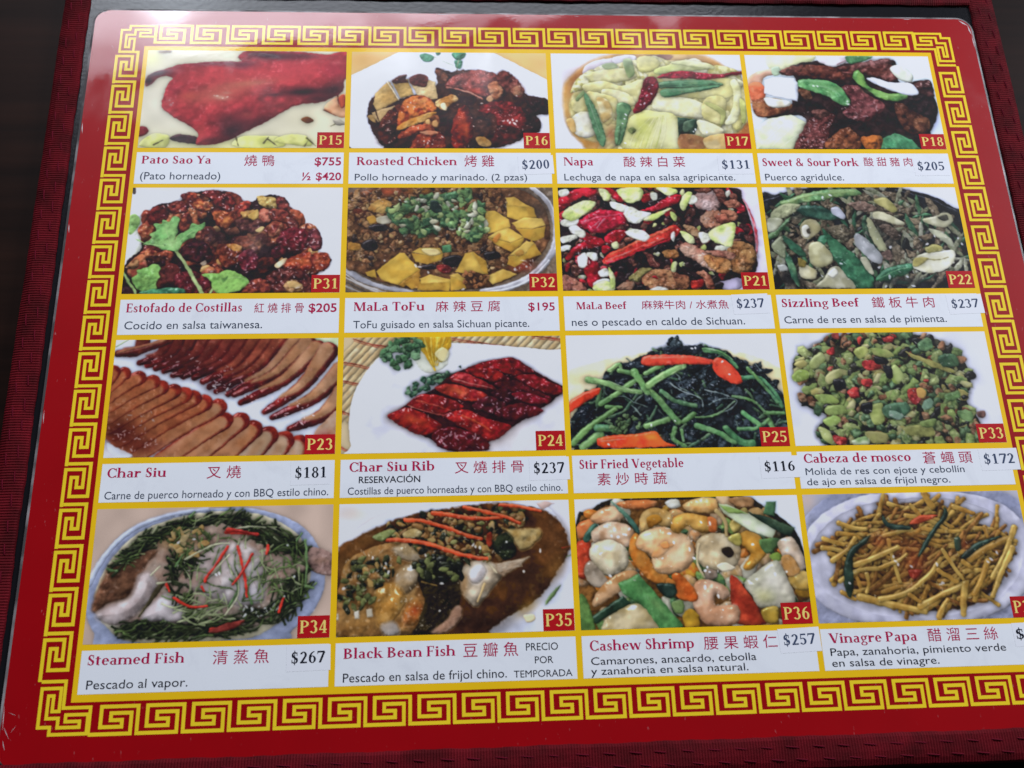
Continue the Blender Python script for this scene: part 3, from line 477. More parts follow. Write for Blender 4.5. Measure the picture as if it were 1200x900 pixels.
@pic('P21')
def _(S=21):
    p = Pic("60,42 1070,42 1134,561 88,572", S, '#241c20')
    p.b("880,40 1100,40 1150,560 850,575 1040,500 1070,380 1020,180", '#cfc8da', '#c6bed2', bulge=0, sh=0, soft=3); p.air(1020, 130, 60, 90, '#d2c8dc', .7)
    p.l("930,45 1000,110 1050,210 1068,310 1062,380", 12, 16, '#b83a48', '#d8929c', sh=.1); p.l("955,70 1020,150 1055,250", 4, 4, '#e8c8d0', sh=0); p.l("1062,330 1050,420 1000,500 900,560", 10, 10, '#8a7a88', sh=.2)
    p.b("860,520 940,500 990,510 980,560 870,560", '#b4aac4', '#8a8298', r=14); p.b("60,40 900,40 1000,110 1055,300 1050,420 960,500 860,530 850,580 60,580", '#2a1e20', '#1c1618', r=20, bump=.3, sh=.2, soft=3)
    p.sc("70,60 880,50 980,130 1040,320 940,470 840,560 90,570", 330, [(3, 'b', 56, 34, ['#4a2c28', '#5f3a30', '#382022', '#744a3c'], dict(bump=.6, sp=.45, sh=.35)), (1.6, 'b', 50, 26, ['#8c1c28', '#a8242e', '#701822'], dict(sp=.6, bump=.4, sh=.35)), (.9, 'b', 30, 20, ['#d4d2c0', '#c2c48c', '#a8b868'], dict(sh=.3)), (1.6, 'b', 46, 30, ['#1c1618', '#261c1e'], dict(sp=.4, sh=.2))])
    M = dict(r=26, bump=.7, bs=8, sp=.35, sh=.4, wob=3, edge=.2)
    ml = [("930,330 1000,320 1062,360 1062,430 1010,485 950,470 920,400", '#8e6640', '#6a4428'), ("980,370 1040,360 1062,400 1040,440 990,430", '#a37a4c', '#7c5434'), ("790,190 860,150 900,190 910,230 850,255 800,235", '#b48a72', '#93624c'), ("770,70 860,60 880,100 880,150 800,160 760,130", '#c2a8a4', '#a07f78'), ("850,50 900,60 920,110 900,130 870,100", '#6a3e34', '#4a2824'), ("900,120 960,100 985,135 930,150", '#94604c', '#7a4638'), ("890,160 960,165 975,205 930,215 895,195", '#a8745a', '#8a5642'), ("860,190 920,180 930,215 880,225", '#8a5240', '#6b3a30'), ("760,50 840,48 830,70 770,70", '#7a4a3c', '#5a3028'), ("700,235 740,240 830,290 820,312 770,300 720,270", '#b4926e', '#8a6648'),
        ("680,340 720,325 790,360 850,400 930,420 940,450 890,475 830,460 760,420 700,385", '#c29a84', '#a06a58'), ("800,400 860,380 935,420 930,470 870,478", '#c48e5a', '#a46a3c'), ("810,370 900,360 960,385 940,410 860,395", '#b0826c', '#8c5648'), ("600,370 650,360 680,380 650,405 610,400", '#b07c4a', '#8a5a34'), ("495,500 540,465 620,460 680,490 700,540 640,565 540,560 500,540", '#b4825a', '#8e5c40'), ("640,470 720,500 730,545 680,555", '#8e5c40', '#6c4030'), ("360,560 420,520 450,535 430,570", '#b0866c', '#8a604a'), ("420,510 480,455 540,460 500,490 470,520", '#8c8450', '#6a5c38'), ("760,470 810,470 850,520 855,560 820,555 790,500", '#b27458', '#8c4e3c'), ("90,490 150,510 210,560 200,575 90,572", '#9a6452', '#7a4840'), ("490,370 540,390 580,440 540,450 510,400", '#6a3a34', '#4c2624')]
    for q, a, b_ in ml: p.b(q, a, b_, **M)
    p.l("545,405 565,440", 4, 3, '#c89a84', sh=.1); p.l("840,395 850,420", 5, 3, '#7a3c30', sh=0); p.hl("690,330 940,430 880,470 740,410", 12, 5, '#f0dcd4', .6); p.hl("780,70 920,200 820,240", 14, 5, '#ecd8d4', .6)
    R_ = dict(r=20, bulge=.7, bump=.5, bs=10, sp=.6, sh=.45, wob=2)
    R1, R2 = '#b02030', '#84141f'
    for q in ("60,110 130,60 210,45 255,60 240,90 170,95 100,150 65,190", "270,45 330,45 400,105 380,120 320,90", "480,160 540,140 620,95 690,80 670,120 600,150 520,165", "100,400 160,340 240,300 290,310 260,345 180,360 130,410", "190,300 240,290 300,320 280,345 220,330", "300,300 350,260 420,270 380,320 320,330", "200,430 260,420 280,500 240,560 210,520", "480,90 530,70 540,100 500,125", "290,340 330,345 310,380 285,370", "150,400 200,380 240,400 220,440 170,450", "60,180 100,160 90,210 65,220", "540,500 560,490 570,510"): p.b(q, R1, R2, **R_)
    p.g("170,215 270,150 330,160 420,170 410,225 290,280 230,275 180,245", '#b41f38', '#941a2c', **dict(R_, r=26)); p.l("185,225 290,190 400,180", 8, 5, '#d86a7c', sh=0, a=.7); p.l("260,250 300,200", 6, 4, '#e0a0ac', sh=0, a=.7); p.l("230,250 275,215", 5, 3, '#e8b8c0', sh=0, a=.7)
    p.b("290,410 330,375 440,330 560,270 650,235 680,250 670,285 600,315 480,365 370,415 305,435", '#c43a30', '#a82824', **dict(R_, r=14)); p.l("330,385 460,325 560,282 640,248", 10, 16, '#d86a48', sh=0, a=.7); p.l("310,432 480,368 600,318 672,280", 8, 8, '#9a1c2a', sh=.1); p.l("320,412 470,352 600,300", 3, 3, '#f0b0a8', sh=0, a=.7)
    p.b("740,520 790,510 800,540 770,560 745,550", '#b03028', '#7c1c1c', **R_)
    W = dict(r=12, bulge=.5, sh=.35, bump=.3, bs=8, amb=.6)
    for q in ("65,60 110,50 120,75 80,90", "75,215 150,190 170,215 140,245 90,240", "120,250 160,238 205,280 185,300 140,280", "75,300 150,285 155,305 90,330", "330,115 400,130 440,160 400,170 340,150", "400,180 420,140 470,160 535,175 500,210 440,225", "405,270 470,255 530,290 500,315 440,300", "165,400 200,375 215,400 205,450 170,445", "210,385 250,375 265,400 245,420", "270,470 310,455 325,490 280,500", "245,530 300,505 330,530 300,560 255,560", "640,275 655,270 650,320 635,300", "720,90 760,85 770,115 730,130", "530,75 560,70 570,100 545,110", "780,270 830,280 835,310 800,330 780,300", "870,340 930,345 900,362 860,360", "530,565 570,548 620,560 600,572", "75,350 130,340 120,360 80,370"): p.b(q, '#e4e4dc', '#d0d0be', **W)
    GL_ = dict(r=18, bulge=.5, sh=.35, bump=.25, amb=.6)
    for q in ("85,190 110,150 190,112 250,115 240,150 180,195 130,215", "360,60 400,45 480,45 490,90 440,125 400,110", "270,50 310,55 330,90 310,110 280,85", "500,210 540,180 640,148 600,180 550,210", "560,45 640,45 670,70 620,85", "680,130 710,70 745,68 730,110 700,165", "830,270 900,230 960,225 955,290 940,345 880,330 840,310", "245,545 300,520 350,540 345,572 250,572", "320,450 345,480 355,540 335,560 325,510", "680,265 740,285 755,325 720,325", "335,330 365,320 370,350 345,355", "630,170 660,180 660,215 640,205", "640,430 665,420 660,465 640,470", "675,430 700,420 690,450"): p.b(q, '#b4cf74', '#d8dfa8', **GL_)
    p.air(900, 300, 40, 30, '#e4e8c8', .7); p.air(430, 70, 30, 20, '#a8d060', .5)
    p.hl("70,120 400,60 420,300 100,420", 40, 5, '#f8e8ec', .75); p.hl("120,300 300,300 300,480 150,440", 30, 5, '#f6e0e4', .7); p.hl("480,90 690,80 600,160", 10, 4, '#f8d8dc', .7); p.hl("540,420 860,440 860,560 500,560", 16, 3, '#e0d0cc', .5)
    p.free(); return p

@pic('P22')
def _(S=22):
    p = Pic("50,45 1035,40 1138,551 118,560", S, '#d0d3e6')
    p.b("40,110 130,80 250,50 420,30 640,30 800,55 940,95 1030,145 1120,200 1160,560 60,580", '#15161a', '#1e2024', r=16, bulge=.4, sh=.3, sp=.2)
    p.l("60,112 150,88 260,52", 6, 5, '#4a4c54', sh=0); p.l("730,55 900,100 1050,165", 6, 5, '#484a54', sh=0)
    A = "75,170 160,120 260,80 420,55 600,50 760,90 900,130 1010,170 1060,250 1090,330 1110,420 1060,480 900,520 600,545 250,555 130,480 90,330"
    p.sc(A, 340, [(3, 'b', 120, 34, ['#6a5c4a', '#574a3e', '#7a6c58', '#453c32'], dict(bump=.7, bs=8, sp=.35, sh=.35, wob=3)), (2.4, 'b', 130, 26, ['#7c7e62', '#8c8c74', '#666c54', '#a2a290'], dict(sh=.35, sp=.2, bump=.4)), (1.2, 'b', 130, 24, ['#2c5c3c', '#3f6e4a', '#24503a'], dict(sh=.35, sp=.3)), (1.3, 'b', 50, 34, ['#1c1e1e', '#242628', '#2c2a26'], dict(sh=.2, sp=.4))])
    p.air(1000, 200, 60, 40, '#24241f', .5); p.air(250, 180, 150, 30, '#1e2a26', .7); p.air(620, 250, 60, 60, '#1c1e1e', .6); p.air(190, 500, 70, 60, '#17191c', .8); p.air(760, 520, 250, 30, '#1c1e22', .7); p.air(700, 320, 60, 80, '#2a2c2c', .5)
    G = dict(r=20, bulge=.6, sp=.4, sh=.45)
    p.b("145,125 200,100 300,70 420,55 530,55 560,75 500,90 400,100 280,120 190,145", '#6a9a5c', '#4a8450', **G); p.l("180,125 300,85 520,65", 12, 6, '#98c07c', sh=0, a=.6)
    p.b("215,150 330,135 400,160 470,205 400,210 290,195", '#2c5240', '#1f3e34', **G); p.b("85,285 150,235 195,195 190,225 140,280 90,310", '#4c7a4c', '#35603e', **G); p.b("100,170 170,130 250,135 200,180 110,220", '#a3a682', '#8c9470', r=16, sh=.3, bump=.4); p.b("80,240 90,200 160,210 130,260 90,275", '#b5b6a0', '#9a9c80', r=14, sh=.3)
    p.b("355,250 400,290 470,340 540,400 600,470 625,520 600,553 510,553 470,480 420,400 380,320", '#2f6e4a', '#1f5238', **dict(G, r=36, sp=.5)); p.air(440, 370, 40, 20, '#4f9468', .5, 45); p.b("335,310 365,285 382,305 360,360 345,410 332,380", '#357a54', '#285e42', **G)
    p.b("150,285 190,300 240,340 275,390 240,390 190,350", '#2d6044', '#234c38', **G); p.b("165,360 200,400 230,460 245,540 230,540 195,480", '#4a7c56', '#2c5a42', **G); p.b("105,330 150,290 165,330 175,400 140,390 110,360", '#7c8468', '#666e56', **G)
    p.b("630,515 660,470 720,440 820,430 810,470 730,500 660,520", '#2f7248', '#24583c', **G); p.l("650,505 740,460 810,445", 6, 4, '#6aa878', sh=0, a=.6)
    O = dict(r=18, bulge=.45, sh=.4, amb=.55, sp=.25)
    p.b("520,290 545,280 620,340 665,390 650,430 600,410 550,360 525,330", '#a3a3a6', '#8c8e90', **O); p.b("400,150 440,145 475,185 465,205 420,185", '#b2b4c0', '#9a9ca8', **O); p.b("585,200 610,210 660,300 690,360 650,360 605,290", '#9a9a78', '#84866a', **O)
    p.b("615,175 650,165 720,190 775,220 760,235 680,215 625,200", '#d2ceb0', '#bcb894', **O); p.b("900,250 960,265 1020,310 1020,340 970,310 920,280", '#b4b49a', '#9ca088', **O); p.b("870,205 940,185 970,170 1015,180 1022,215 980,245 920,235", '#ccc8ae', '#b0ac8a', **O); p.b("945,190 990,180 1000,205 970,210", '#3c3a32', r=8)
    p.b("250,230 285,205 330,215 350,260 300,305 265,300 248,265", '#b4ac88', '#98906a', **O); p.b("255,245 285,235 300,270 285,300 260,285", '#dcd8c8', r=12); p.b("280,260 295,250 300,275 285,278", '#3a352c', r=5)
    p.b("815,435 830,400 880,375 960,365 1020,358 1035,385 1020,430 970,465 900,475 840,460", '#dad7c4', '#c9c5a6', **dict(O, r=14, bulge=.3)); p.b("825,405 870,395 900,405 850,440 820,440", '#a89a4c', '#8c8040', r=10, a=.8); p.l("890,405 950,408 1000,395", 7, 4, '#6a6238', sh=0, a=.7); p.b("880,350 940,330 970,355 900,375", '#a8a060', '#8c8650', **O)
    p.b("240,470 250,430 290,440 330,470 325,500 290,508 255,500", '#ccc6a6', '#b0a67c', **O); p.b("235,400 280,420 270,450 240,440", '#8f7c3c', '#6e6030', r=12); p.b("330,545 370,500 400,450 440,445 480,490 530,550 450,553", '#bcb8a0', '#989478', **O); p.b("385,480 420,450 440,480 410,500", '#e4e1d2', r=12, sh=.2); p.b("290,340 340,320 400,370 410,420 350,450 300,420", '#b8b490', '#a29c74', **O); p.b("550,400 580,400 620,470 610,485 575,450", '#bab79e', '#a09c84', **O); p.b("130,440 170,435 185,460 150,468", '#b2b4ae', r=10, sp=.3)
    p.b("620,110 680,95 740,150 720,170 660,140", '#a8a068', '#8c8650', **O); p.b("380,250 470,230 500,290 470,320 420,290", '#5e5646', '#453e34', r=20, bump=.8, sp=.4); p.b("650,240 700,230 760,290 740,310 690,285", '#64554a', '#463a32', r=20, bump=.8, sp=.4); p.b("490,130 560,115 630,140 620,165 540,160", '#7a6458', '#5a4840', r=16, bump=.7, sp=.3); p.b("660,380 700,360 715,400 690,412", '#7a645a', '#584640', r=12, bump=.6)
    p.hp("358,493 455,428 650,445 790,495 820,540 360,95 400,85 1050,300 1070,330 705,345 890,330 700,495 680,545 930,290", 8, '#f4f4f8', .85); p.hl(A, 110, 4, '#e4e4e0', .55)
    p.free(); return p

@pic('P23')
def _(S=23):
    p = Pic("102,38 1145,35 1133,581 40,592", S, '#dbe0ee')
    p.g("960,30 1150,30 1150,98 1060,85 990,55", '#cfe0b8', '#bcd4a4', bulge=0, sh=0); p.l("1050,90 1150,100", 6, 6, '#88a878', sh=0); p.l("102,70 160,38", 10, 8, '#a8c490', sh=0); p.l("45,570 130,592", 12, 12, '#a3c48e', sh=0); p.b("45,540 100,560 210,580 200,600 40,600", '#d6d9de', sh=0, bulge=0)
    def slice_(q, a='#a8683c', b_='#94542e', rim='#5a1816', w=12, **o):
        P = smooth(pts(q)); p.b(q, rim, '#451214', r=12, bump=.4, bs=8, sp=.4, sh=.45, shr=5)
        c = P.mean(0)
        return P
    BK = [(230, 50, 110, 100), (345, 36, 215, 146), (405, 36, 250, 160), (465, 36, 290, 172), (525, 36, 330, 186), (585, 34, 370, 206), (645, 34, 420, 212), (705, 34, 470, 218), (765, 34, 510, 238), (825, 34, 540, 262), (885, 32, 575, 282), (950, 40, 630, 296), (1000, 62, 655, 300), (1045, 85, 690, 335), (1095, 100, 800, 380), (1160, 190, 838, 405), (1165, 300, 918, 460)]
    for i, (x0, y0, x1, y1) in enumerate(BK):
        mx, my = (x0 + x1) * .5 + 28, (y0 + y1) * .5 + 20; w = 66 if i < 12 else (84 if i < 14 else 100)
        p.l([(x1, y1), (mx, my), (x0, y0)], 30, w, '#6c1e1c', '#4c1418', bulge=.45, bump=.3, bs=9, sp=.5, sh=.45, shr=6)
        c1, c2 = ('#7c3a2c', '#642820') if i < 8 else (('#985238', '#7c3c2a') if i < 11 else ('#bb8d68', '#a67650'))
        p.l([(x1 + (x0 - x1) * .25, y1 + (y0 - y1) * .22 - 8), (mx + 2, my - 14), (x0 - 10, y0 - 8)], 12, w * .74, c1, c2, sh=0, a=.94, soft=9, bulge=.15, cs=40)
    p.b("1040,470 1080,430 1150,380 1150,600 1000,600", '#c2a690', '#ab8468', r=30, bulge=.3); p.air(1080, 500, 40, 30, '#7a2420', .7)
    p.l("110,105 230,85 350,40", 30, 40, '#6e3226', '#4c1c18', sp=.3); p.l("110,95 240,66 330,38", 12, 16, '#a06a4c', sh=0, a=.8, soft=5)
    p.air(420, 150, 150, 50, '#2e0e14', .6, 20); p.air(600, 255, 70, 35, '#2a0c12', .75); p.air(640, 120, 160, 50, '#4a1418', .45)
    p.hl("230,150 540,110 700,240 520,270", 50, 5, '#f0d4d4', .7); p.hl("560,230 640,250 640,290 560,290", 16, 6, '#ffffff', .8); p.hl("690,300 980,330 1020,460 820,400", 34, 6, '#ffe4e4', .8); p.hl("620,60 1080,60 1000,260 700,260", 40, 4, '#d89488', .5)
    for q in ("215,150 250,130 262,150", "330,185 380,170 390,190", "370,205 420,195 410,215", "460,215 500,205 500,222"): p.b(q, '#3a1012', '#2a0c0e', r=8, sp=.5)
    # front row
    FR = [(108, 155, 60, 230), (165, 165, 70, 255), (235, 185, 70, 300), (300, 205, 70, 345), (340, 232, 70, 395), (396, 250, 72, 440), (446, 266, 95, 470), (488, 282, 125, 500), (540, 304, 165, 530), (606, 325, 225, 560), (634, 388, 320, 605), (712, 392, 440, 620), (772, 430, 565, 625), (842, 460, 690, 625), (918, 484, 795, 630), (990, 505, 890, 640)]
    for i, (x0, y0, x1, y1) in reversed(list(enumerate(FR))):
        w = 66 + i * 2.2; mx, my = (x0 + x1) * .5 + 6, (y0 + y1) * .5 - 12
        p.l([(x0 - 26, y0 + 32), (mx, my + 10), (x1, y1)], w, w, '#84281c', '#661a16', sp=.4, bump=.15, bulge=.35, sh=.35, shr=5)
        c1, c2 = ('#b06a44', '#985232') if i < 9 else ('#c48e68', '#b2754c')
        if i > 12: c1, c2 = '#ccae92', '#bb9876'
        p.l([(x0 - 42, y0 + 42), (mx - 10, my + 18), (x1 - 10, y1 + 8)], w * .70, w * .92, c1, c2, sh=0, soft=9, bulge=.12, a=.96, cs=40)
        p.l([(x0 - 60, y0 + 62), (mx - 16, my + 26), (x1 - 16, y1 + 14)], w * .3, w * .4, '#8a5634', sh=0, soft=14, bulge=0, a=.35)
    p.air(130, 480, 110, 70, '#3c0f10', .75, 20); p.air(250, 540, 110, 40, '#541a16', .6); p.air(400, 400, 60, 100, '#6e3020', .25)
    p.b("70,560 60,520 110,545 180,580 120,590", '#d4d8e0', sh=0, bulge=0, a=.9)
    p.hl("80,430 300,450 280,560 100,540", 40, 5, '#f0c8c4', .75); p.hl("120,380 300,380 280,420 140,410", 10, 4, '#f4dcd8', .7)
    p.free(); return p

@pic('P24')
def _(S=24):
    p = Pic("55,32 1062,28 1092,561 40,578", S, '#cdb890')
    for i in range(34):   # bamboo mat
        x = 20 + i * 36; p.l([(x + 130, 20), (x - 40, 200), (x - 230, 420)], 22, 22, '#d8c6a0' if i % 2 else '#c7ae80', '#bfa274', sh=.4, shr=4, bulge=.5)
    for q in ("100,40 190,65 280,80", "55,150 120,160 190,178", "50,235 130,250", "560,38 700,62 860,85", "930,30 1062,45", "40,545 110,575", "50,380 80,390"): p.l(q, 6, 6, '#8c3a2c', sh=.1); p.l([(a + 3, b_ + 9) for a, b_ in pts(q)], 4, 4, '#a8553c', sh=0)
    p.b("80,470 85,370 110,280 170,180 240,110 330,70 560,60 800,75 1000,95 1100,110 1150,300 1150,620 130,620 90,540", '#dcdde8', '#d6d6e2', r=26, bulge=.25, sh=.4, cs=96)
    p.air(900, 520, 160, 60, '#cfc5b8', .5); p.air(420, 150, 120, 60, '#d8d8cc', .6)
    # chive brush and flower
    p.b("385,110 420,100 520,110 540,160 470,200 410,180", '#cfd2c0', '#dcdccb', r=30, bulge=.3, sh=.1, soft=8)
    Y = dict(r=14, bulge=.4, sh=.2, bump=.2)
    for q in ("395,40 440,28 500,28 550,30 555,80 520,110 470,150 430,110 400,80", "440,60 470,120 485,190 460,160 435,110", "500,90 545,60 540,110 515,150 490,130"): p.b(q, '#dcb63a', '#c99a24', **Y)
    for i in range(9): p.l([(415 + i * 16, 35), (440 + i * 9, 110), (470 + i * 3, 165)], 6, 3, '#e8cf62' if i % 2 else '#c08c1c', sh=.1, a=.8)
    p.b("480,110 520,80 550,110 520,150", '#d8d2a8', r=12, a=.8)
    p.sc("240,110 300,40 400,32 410,90 380,160 290,172", 56, [(1, 'b', 38, 28, ['#4f8a5a', '#3c7448', '#68a070', '#2f5c3e'], dict(bump=.7, bs=6, sh=.2))])
    p.sc("350,285 390,245 480,215 545,200 555,230 480,260 400,300 360,308", 44, [(1, 'b', 30, 20, ['#34604a', '#27503a', '#4a7c58', '#5c8c66'], dict(bump=.6, sh=.3))]); p.l("530,208 600,195 640,180", 6, 3, '#26382c'); p.b("590,172 600,166 602,178", '#2c4a38')
    p.b("250,410 350,480 460,510 540,560 740,565 1000,370 1085,300 900,200 400,320", '#b9aaa8', sh=0, bulge=0, soft=22, a=.6)
    R_ = dict(r=20, bulge=.55, bump=.5, bs=12, sp=.75, sh=.45, wob=2, edge=.25, cs=14)
    def rib(q, a='#8c1a20', b_='#5c1018', **o): p.b(q, a, b_, **dict(R_, **o))
    p.g("262,405 360,340 480,270 560,205 700,150 835,130 1075,265 1070,300 960,380 830,460 735,520 720,562 560,562", '#2c0c12', '#3a1016', r=20, sh=.4)
    rib("625,185 700,150 760,140 840,130 900,165 940,200 860,215 780,195 700,215 640,205"); rib("640,190 700,170 800,205 830,235 760,245 670,215", '#9a2420'); rib("830,135 870,150 930,195 900,205 840,170", '#7a141e')
    rib("555,215 600,195 660,215 765,268 740,280 640,262 560,240", '#a03030', '#7a1c22'); rib("850,220 930,205 1000,235 1075,272 1060,305 980,290 900,255", '#8c2026'); rib("480,265 540,250 620,265 725,300 700,335 600,325 510,290", '#a23428', '#74181e'); p.air(590, 285, 35, 14, '#c46a3c', .6, 20)
    rib("760,250 850,235 950,280 1020,315 1000,345 900,320 800,285", '#5c1420', '#3c0e18', sp=.5); rib("655,350 720,310 790,320 810,360 740,390 680,372", '#5a2028', '#3c121c', sp=.8); rib("760,385 860,340 970,365 975,390 880,420 810,420", '#5f1420', '#420e18', sp=.6); rib("740,290 800,270 860,300 830,340 770,320", '#46121e', '#320c16', sp=.7); rib("840,300 900,290 1000,320 1015,340 960,350 880,330", '#7a1a26', '#56101c')
    rib("355,345 420,300 520,310 612,350 600,370 520,400 440,385 370,362", '#942020', '#6c141a'); p.l("400,330 500,355 560,378", 10, 6, '#c0563c', sh=0, a=.6); rib("260,405 300,375 360,362 440,395 510,440 500,470 420,490 340,455", '#98251e', '#70161a', r=30); p.air(380, 415, 50, 20, '#b8502c', .6, 20)
    rib("515,400 580,375 640,372 720,410 830,440 825,470 740,522 680,495 580,440", '#9a2422', '#6e141a', r=30); p.l("610,400 680,430 740,470", 12, 8, '#c05a34', sh=0, a=.6); rib("465,500 520,455 600,460 720,515 735,545 715,562 540,562", '#641420', '#480e18', sp=.9)
    p.l("570,230 650,250 750,272", 6, 4, '#d89a88', sh=0, a=.6); p.l("360,352 440,380 530,400", 5, 4, '#c88a74', sh=0, a=.6)
    p.hl("500,460 700,500 700,550 520,545", 34, 6, '#f4dcdc', .75); p.hl("660,320 800,290 1000,330 860,400 700,380", 40, 5, '#e8ccd0', .6); p.hl("300,380 620,300 760,450 500,440", 40, 4, '#f0ccc0', .55); p.hl("600,180 900,150 1060,290 800,260", 34, 4, '#f0ccc4', .55)
    p.free(); return p
@pic('P25')
def _(S=25):
    p = Pic("48,35 1030,28 1102,556 75,572", S, '#d6dae8')
    p.b("55,230 120,180 250,140 450,110 700,100 900,120 1040,180 1110,260 1110,600 60,600", '#d8cca8', '#cfc094', r=40, bulge=.2, sh=.1, soft=12); p.air(150, 190, 90, 30, '#e0d6ae', .7, -15); p.air(95, 560, 40, 20, '#c8b880', .7)
    B = "75,440 110,370 170,300 250,210 330,170 470,105 600,85 720,100 850,160 960,200 1050,300 1090,420 1100,560 600,565 200,560 80,540"
    p.b(B, '#171a1e', '#22262a', r=30, bump=.6, bs=10, sh=.3, wob=8, soft=3)
    p.sc(B, 230, [(3, 'b', 90, 46, ['#20262a', '#2a3236', '#181c20', '#323a40'], dict(bump=1.1, bs=8, sp=.55, sh=.3, wob=5)), (1.2, 'l', 110, 14, ['#3a5a40', '#2c4a38', '#4a6e4c'], dict(sh=.35, sp=.3)), (1, 'l', 60, 8, ['#5a6a62', '#485650'], dict(sh=.2))])
    for q in ("465,100 520,95 600,85 690,90 740,120 650,125 540,120", "300,170 380,160 430,175 400,195 330,190", "940,190 1010,195 1000,210 950,215", "100,400 160,350 190,420 140,470 100,450"): p.b(q, '#262c32', '#1a1e24', r=16, bump=1., bs=7, sp=.5, wob=4)
    p.hl("540,230 720,220 740,300 680,350 560,320", 70, 4, '#9aa2b0', .6); p.hl(B, 130, 4, '#aab4b8', .5)
    for q in ("540,260 600,300 680,330 690,370", "700,290 780,310 840,330", "720,360 780,330 850,340 820,380 740,410", "960,200 935,170", "250,330 320,320 370,350"): p.l(q, 5, 4, '#6a7a78', '#8a9694', sh=.3)
    G = dict(sp=.35, sh=.45, bulge=.7)
    def st(q, w0=22, w1=20, cA='#5f9a58', cB='#478448', **o): p.l(q, w0, w1, cA, cB, **dict(G, **o))
    st("700,105 780,120 850,185", 26, 18, '#4a8a54', '#38744a'); st("690,98 760,108 830,150", 8, 6, '#8abf90'); st("870,235 960,240 1030,310 1060,370", 24, 18, '#4a8a5c', '#387850'); st("900,190 990,290 1040,350", 18, 14, '#437a54'); st("985,400 1070,400", 20, 18, '#4a8a50'); st("1000,440 1020,470", 24, 20, '#4c8454'); st("860,475 940,470 1000,430", 20, 14, '#3f7a4c'); st("880,400 955,455", 26, 22, '#4f9458', '#3a7c4a'); st("800,470 860,530 920,545", 30, 40, '#4a8e54', '#38784a'); st("665,460 760,490 840,540", 28, 22, '#5a9a60', '#44864e'); st("830,320 920,340 980,395", 14, 12, '#56845a'); st("560,470 555,520 610,555", 22, 18, '#4c8450'); st("590,480 600,530", 14, 10, '#6aa070')
    st("425,460 530,430", 26, 28, '#6aa862', '#528e50'); st("600,440 650,405", 24, 28, '#5f9a5a'); st("660,420 760,405 840,345", 10, 8, '#6a8a70'); st("500,300 570,345 655,365", 26, 20, '#4f7e54', '#3c6a46')
    st("255,200 300,170 310,200", 20, 14, '#6a9a5c'); st("200,360 210,270", 24, 20, '#3a5a40'); st("240,370 310,372", 20, 16, '#5f8a50'); st("215,355 300,300 400,230", 26, 24, '#5f9e58', '#4a8a4c'); st("155,243 250,262 300,285 400,300", 32, 20, '#74aa68', '#5a9656'); st("250,250 350,290 390,302", 8, 6, '#a8cf98', sh=0, a=.7)
    st("300,200 370,220 420,275 480,330 530,390 575,440", 22, 34, '#62a05a', '#4c8a50'); st("370,205 430,300", 34, 30, '#5c9c58', '#4a8c4c'); st("420,215 500,175", 20, 24, '#6aa662'); st("440,270 510,220 600,180", 34, 30, '#74b066', '#5c9c58'); st("460,265 590,190", 8, 6, '#a4cf90', sh=0, a=.7)
    st("85,540 140,480 210,430 280,380", 30, 24, '#5f9c54', '#4c8848'); st("130,560 180,520 210,500", 34, 40, '#62a05a', '#4c8c50'); st("200,470 260,470 300,490", 40, 30, '#3f7a52'); p.sc("260,420 380,420 390,480 280,490", 40, [(1, 'b', 22, 14, ['#4a6e44', '#3a5a3c', '#5c8054'], dict(sh=.3))])
    R_ = dict(r=16, bulge=.6, sp=.5, sh=.4)
    p.b("405,150 430,130 540,128 640,132 735,150 738,172 640,172 520,175 415,178", '#d84a34', '#c43a2c', **R_); p.b("735,160 765,140 830,180 875,245 850,265 790,245 745,210", '#d8462e', '#c23a28', **R_); p.air(800, 195, 40, 20, '#e86a4c', .6, 40); p.l("450,142 600,140", 6, 4, '#f09a84', sh=0, a=.7)
    p.b("62,355 120,310 205,280 200,310 140,350 75,395 72,420", '#d84028', '#c0361f', **R_); p.b("200,520 260,505 400,495 470,485 510,530 565,555 400,562 220,560", '#dc5a2a', '#d03c24', **R_); p.air(450, 510, 40, 16, '#e88a34', .8, 10); p.air(300, 540, 60, 15, '#c83420', .5); p.l("215,530 330,520", 8, 5, '#f0a48c', sh=0, a=.6)
    p.hp("640,98 655,95 815,220 250,545 780,160 560,435 450,455", 7, '#ffffff', .8); p.free(); return p

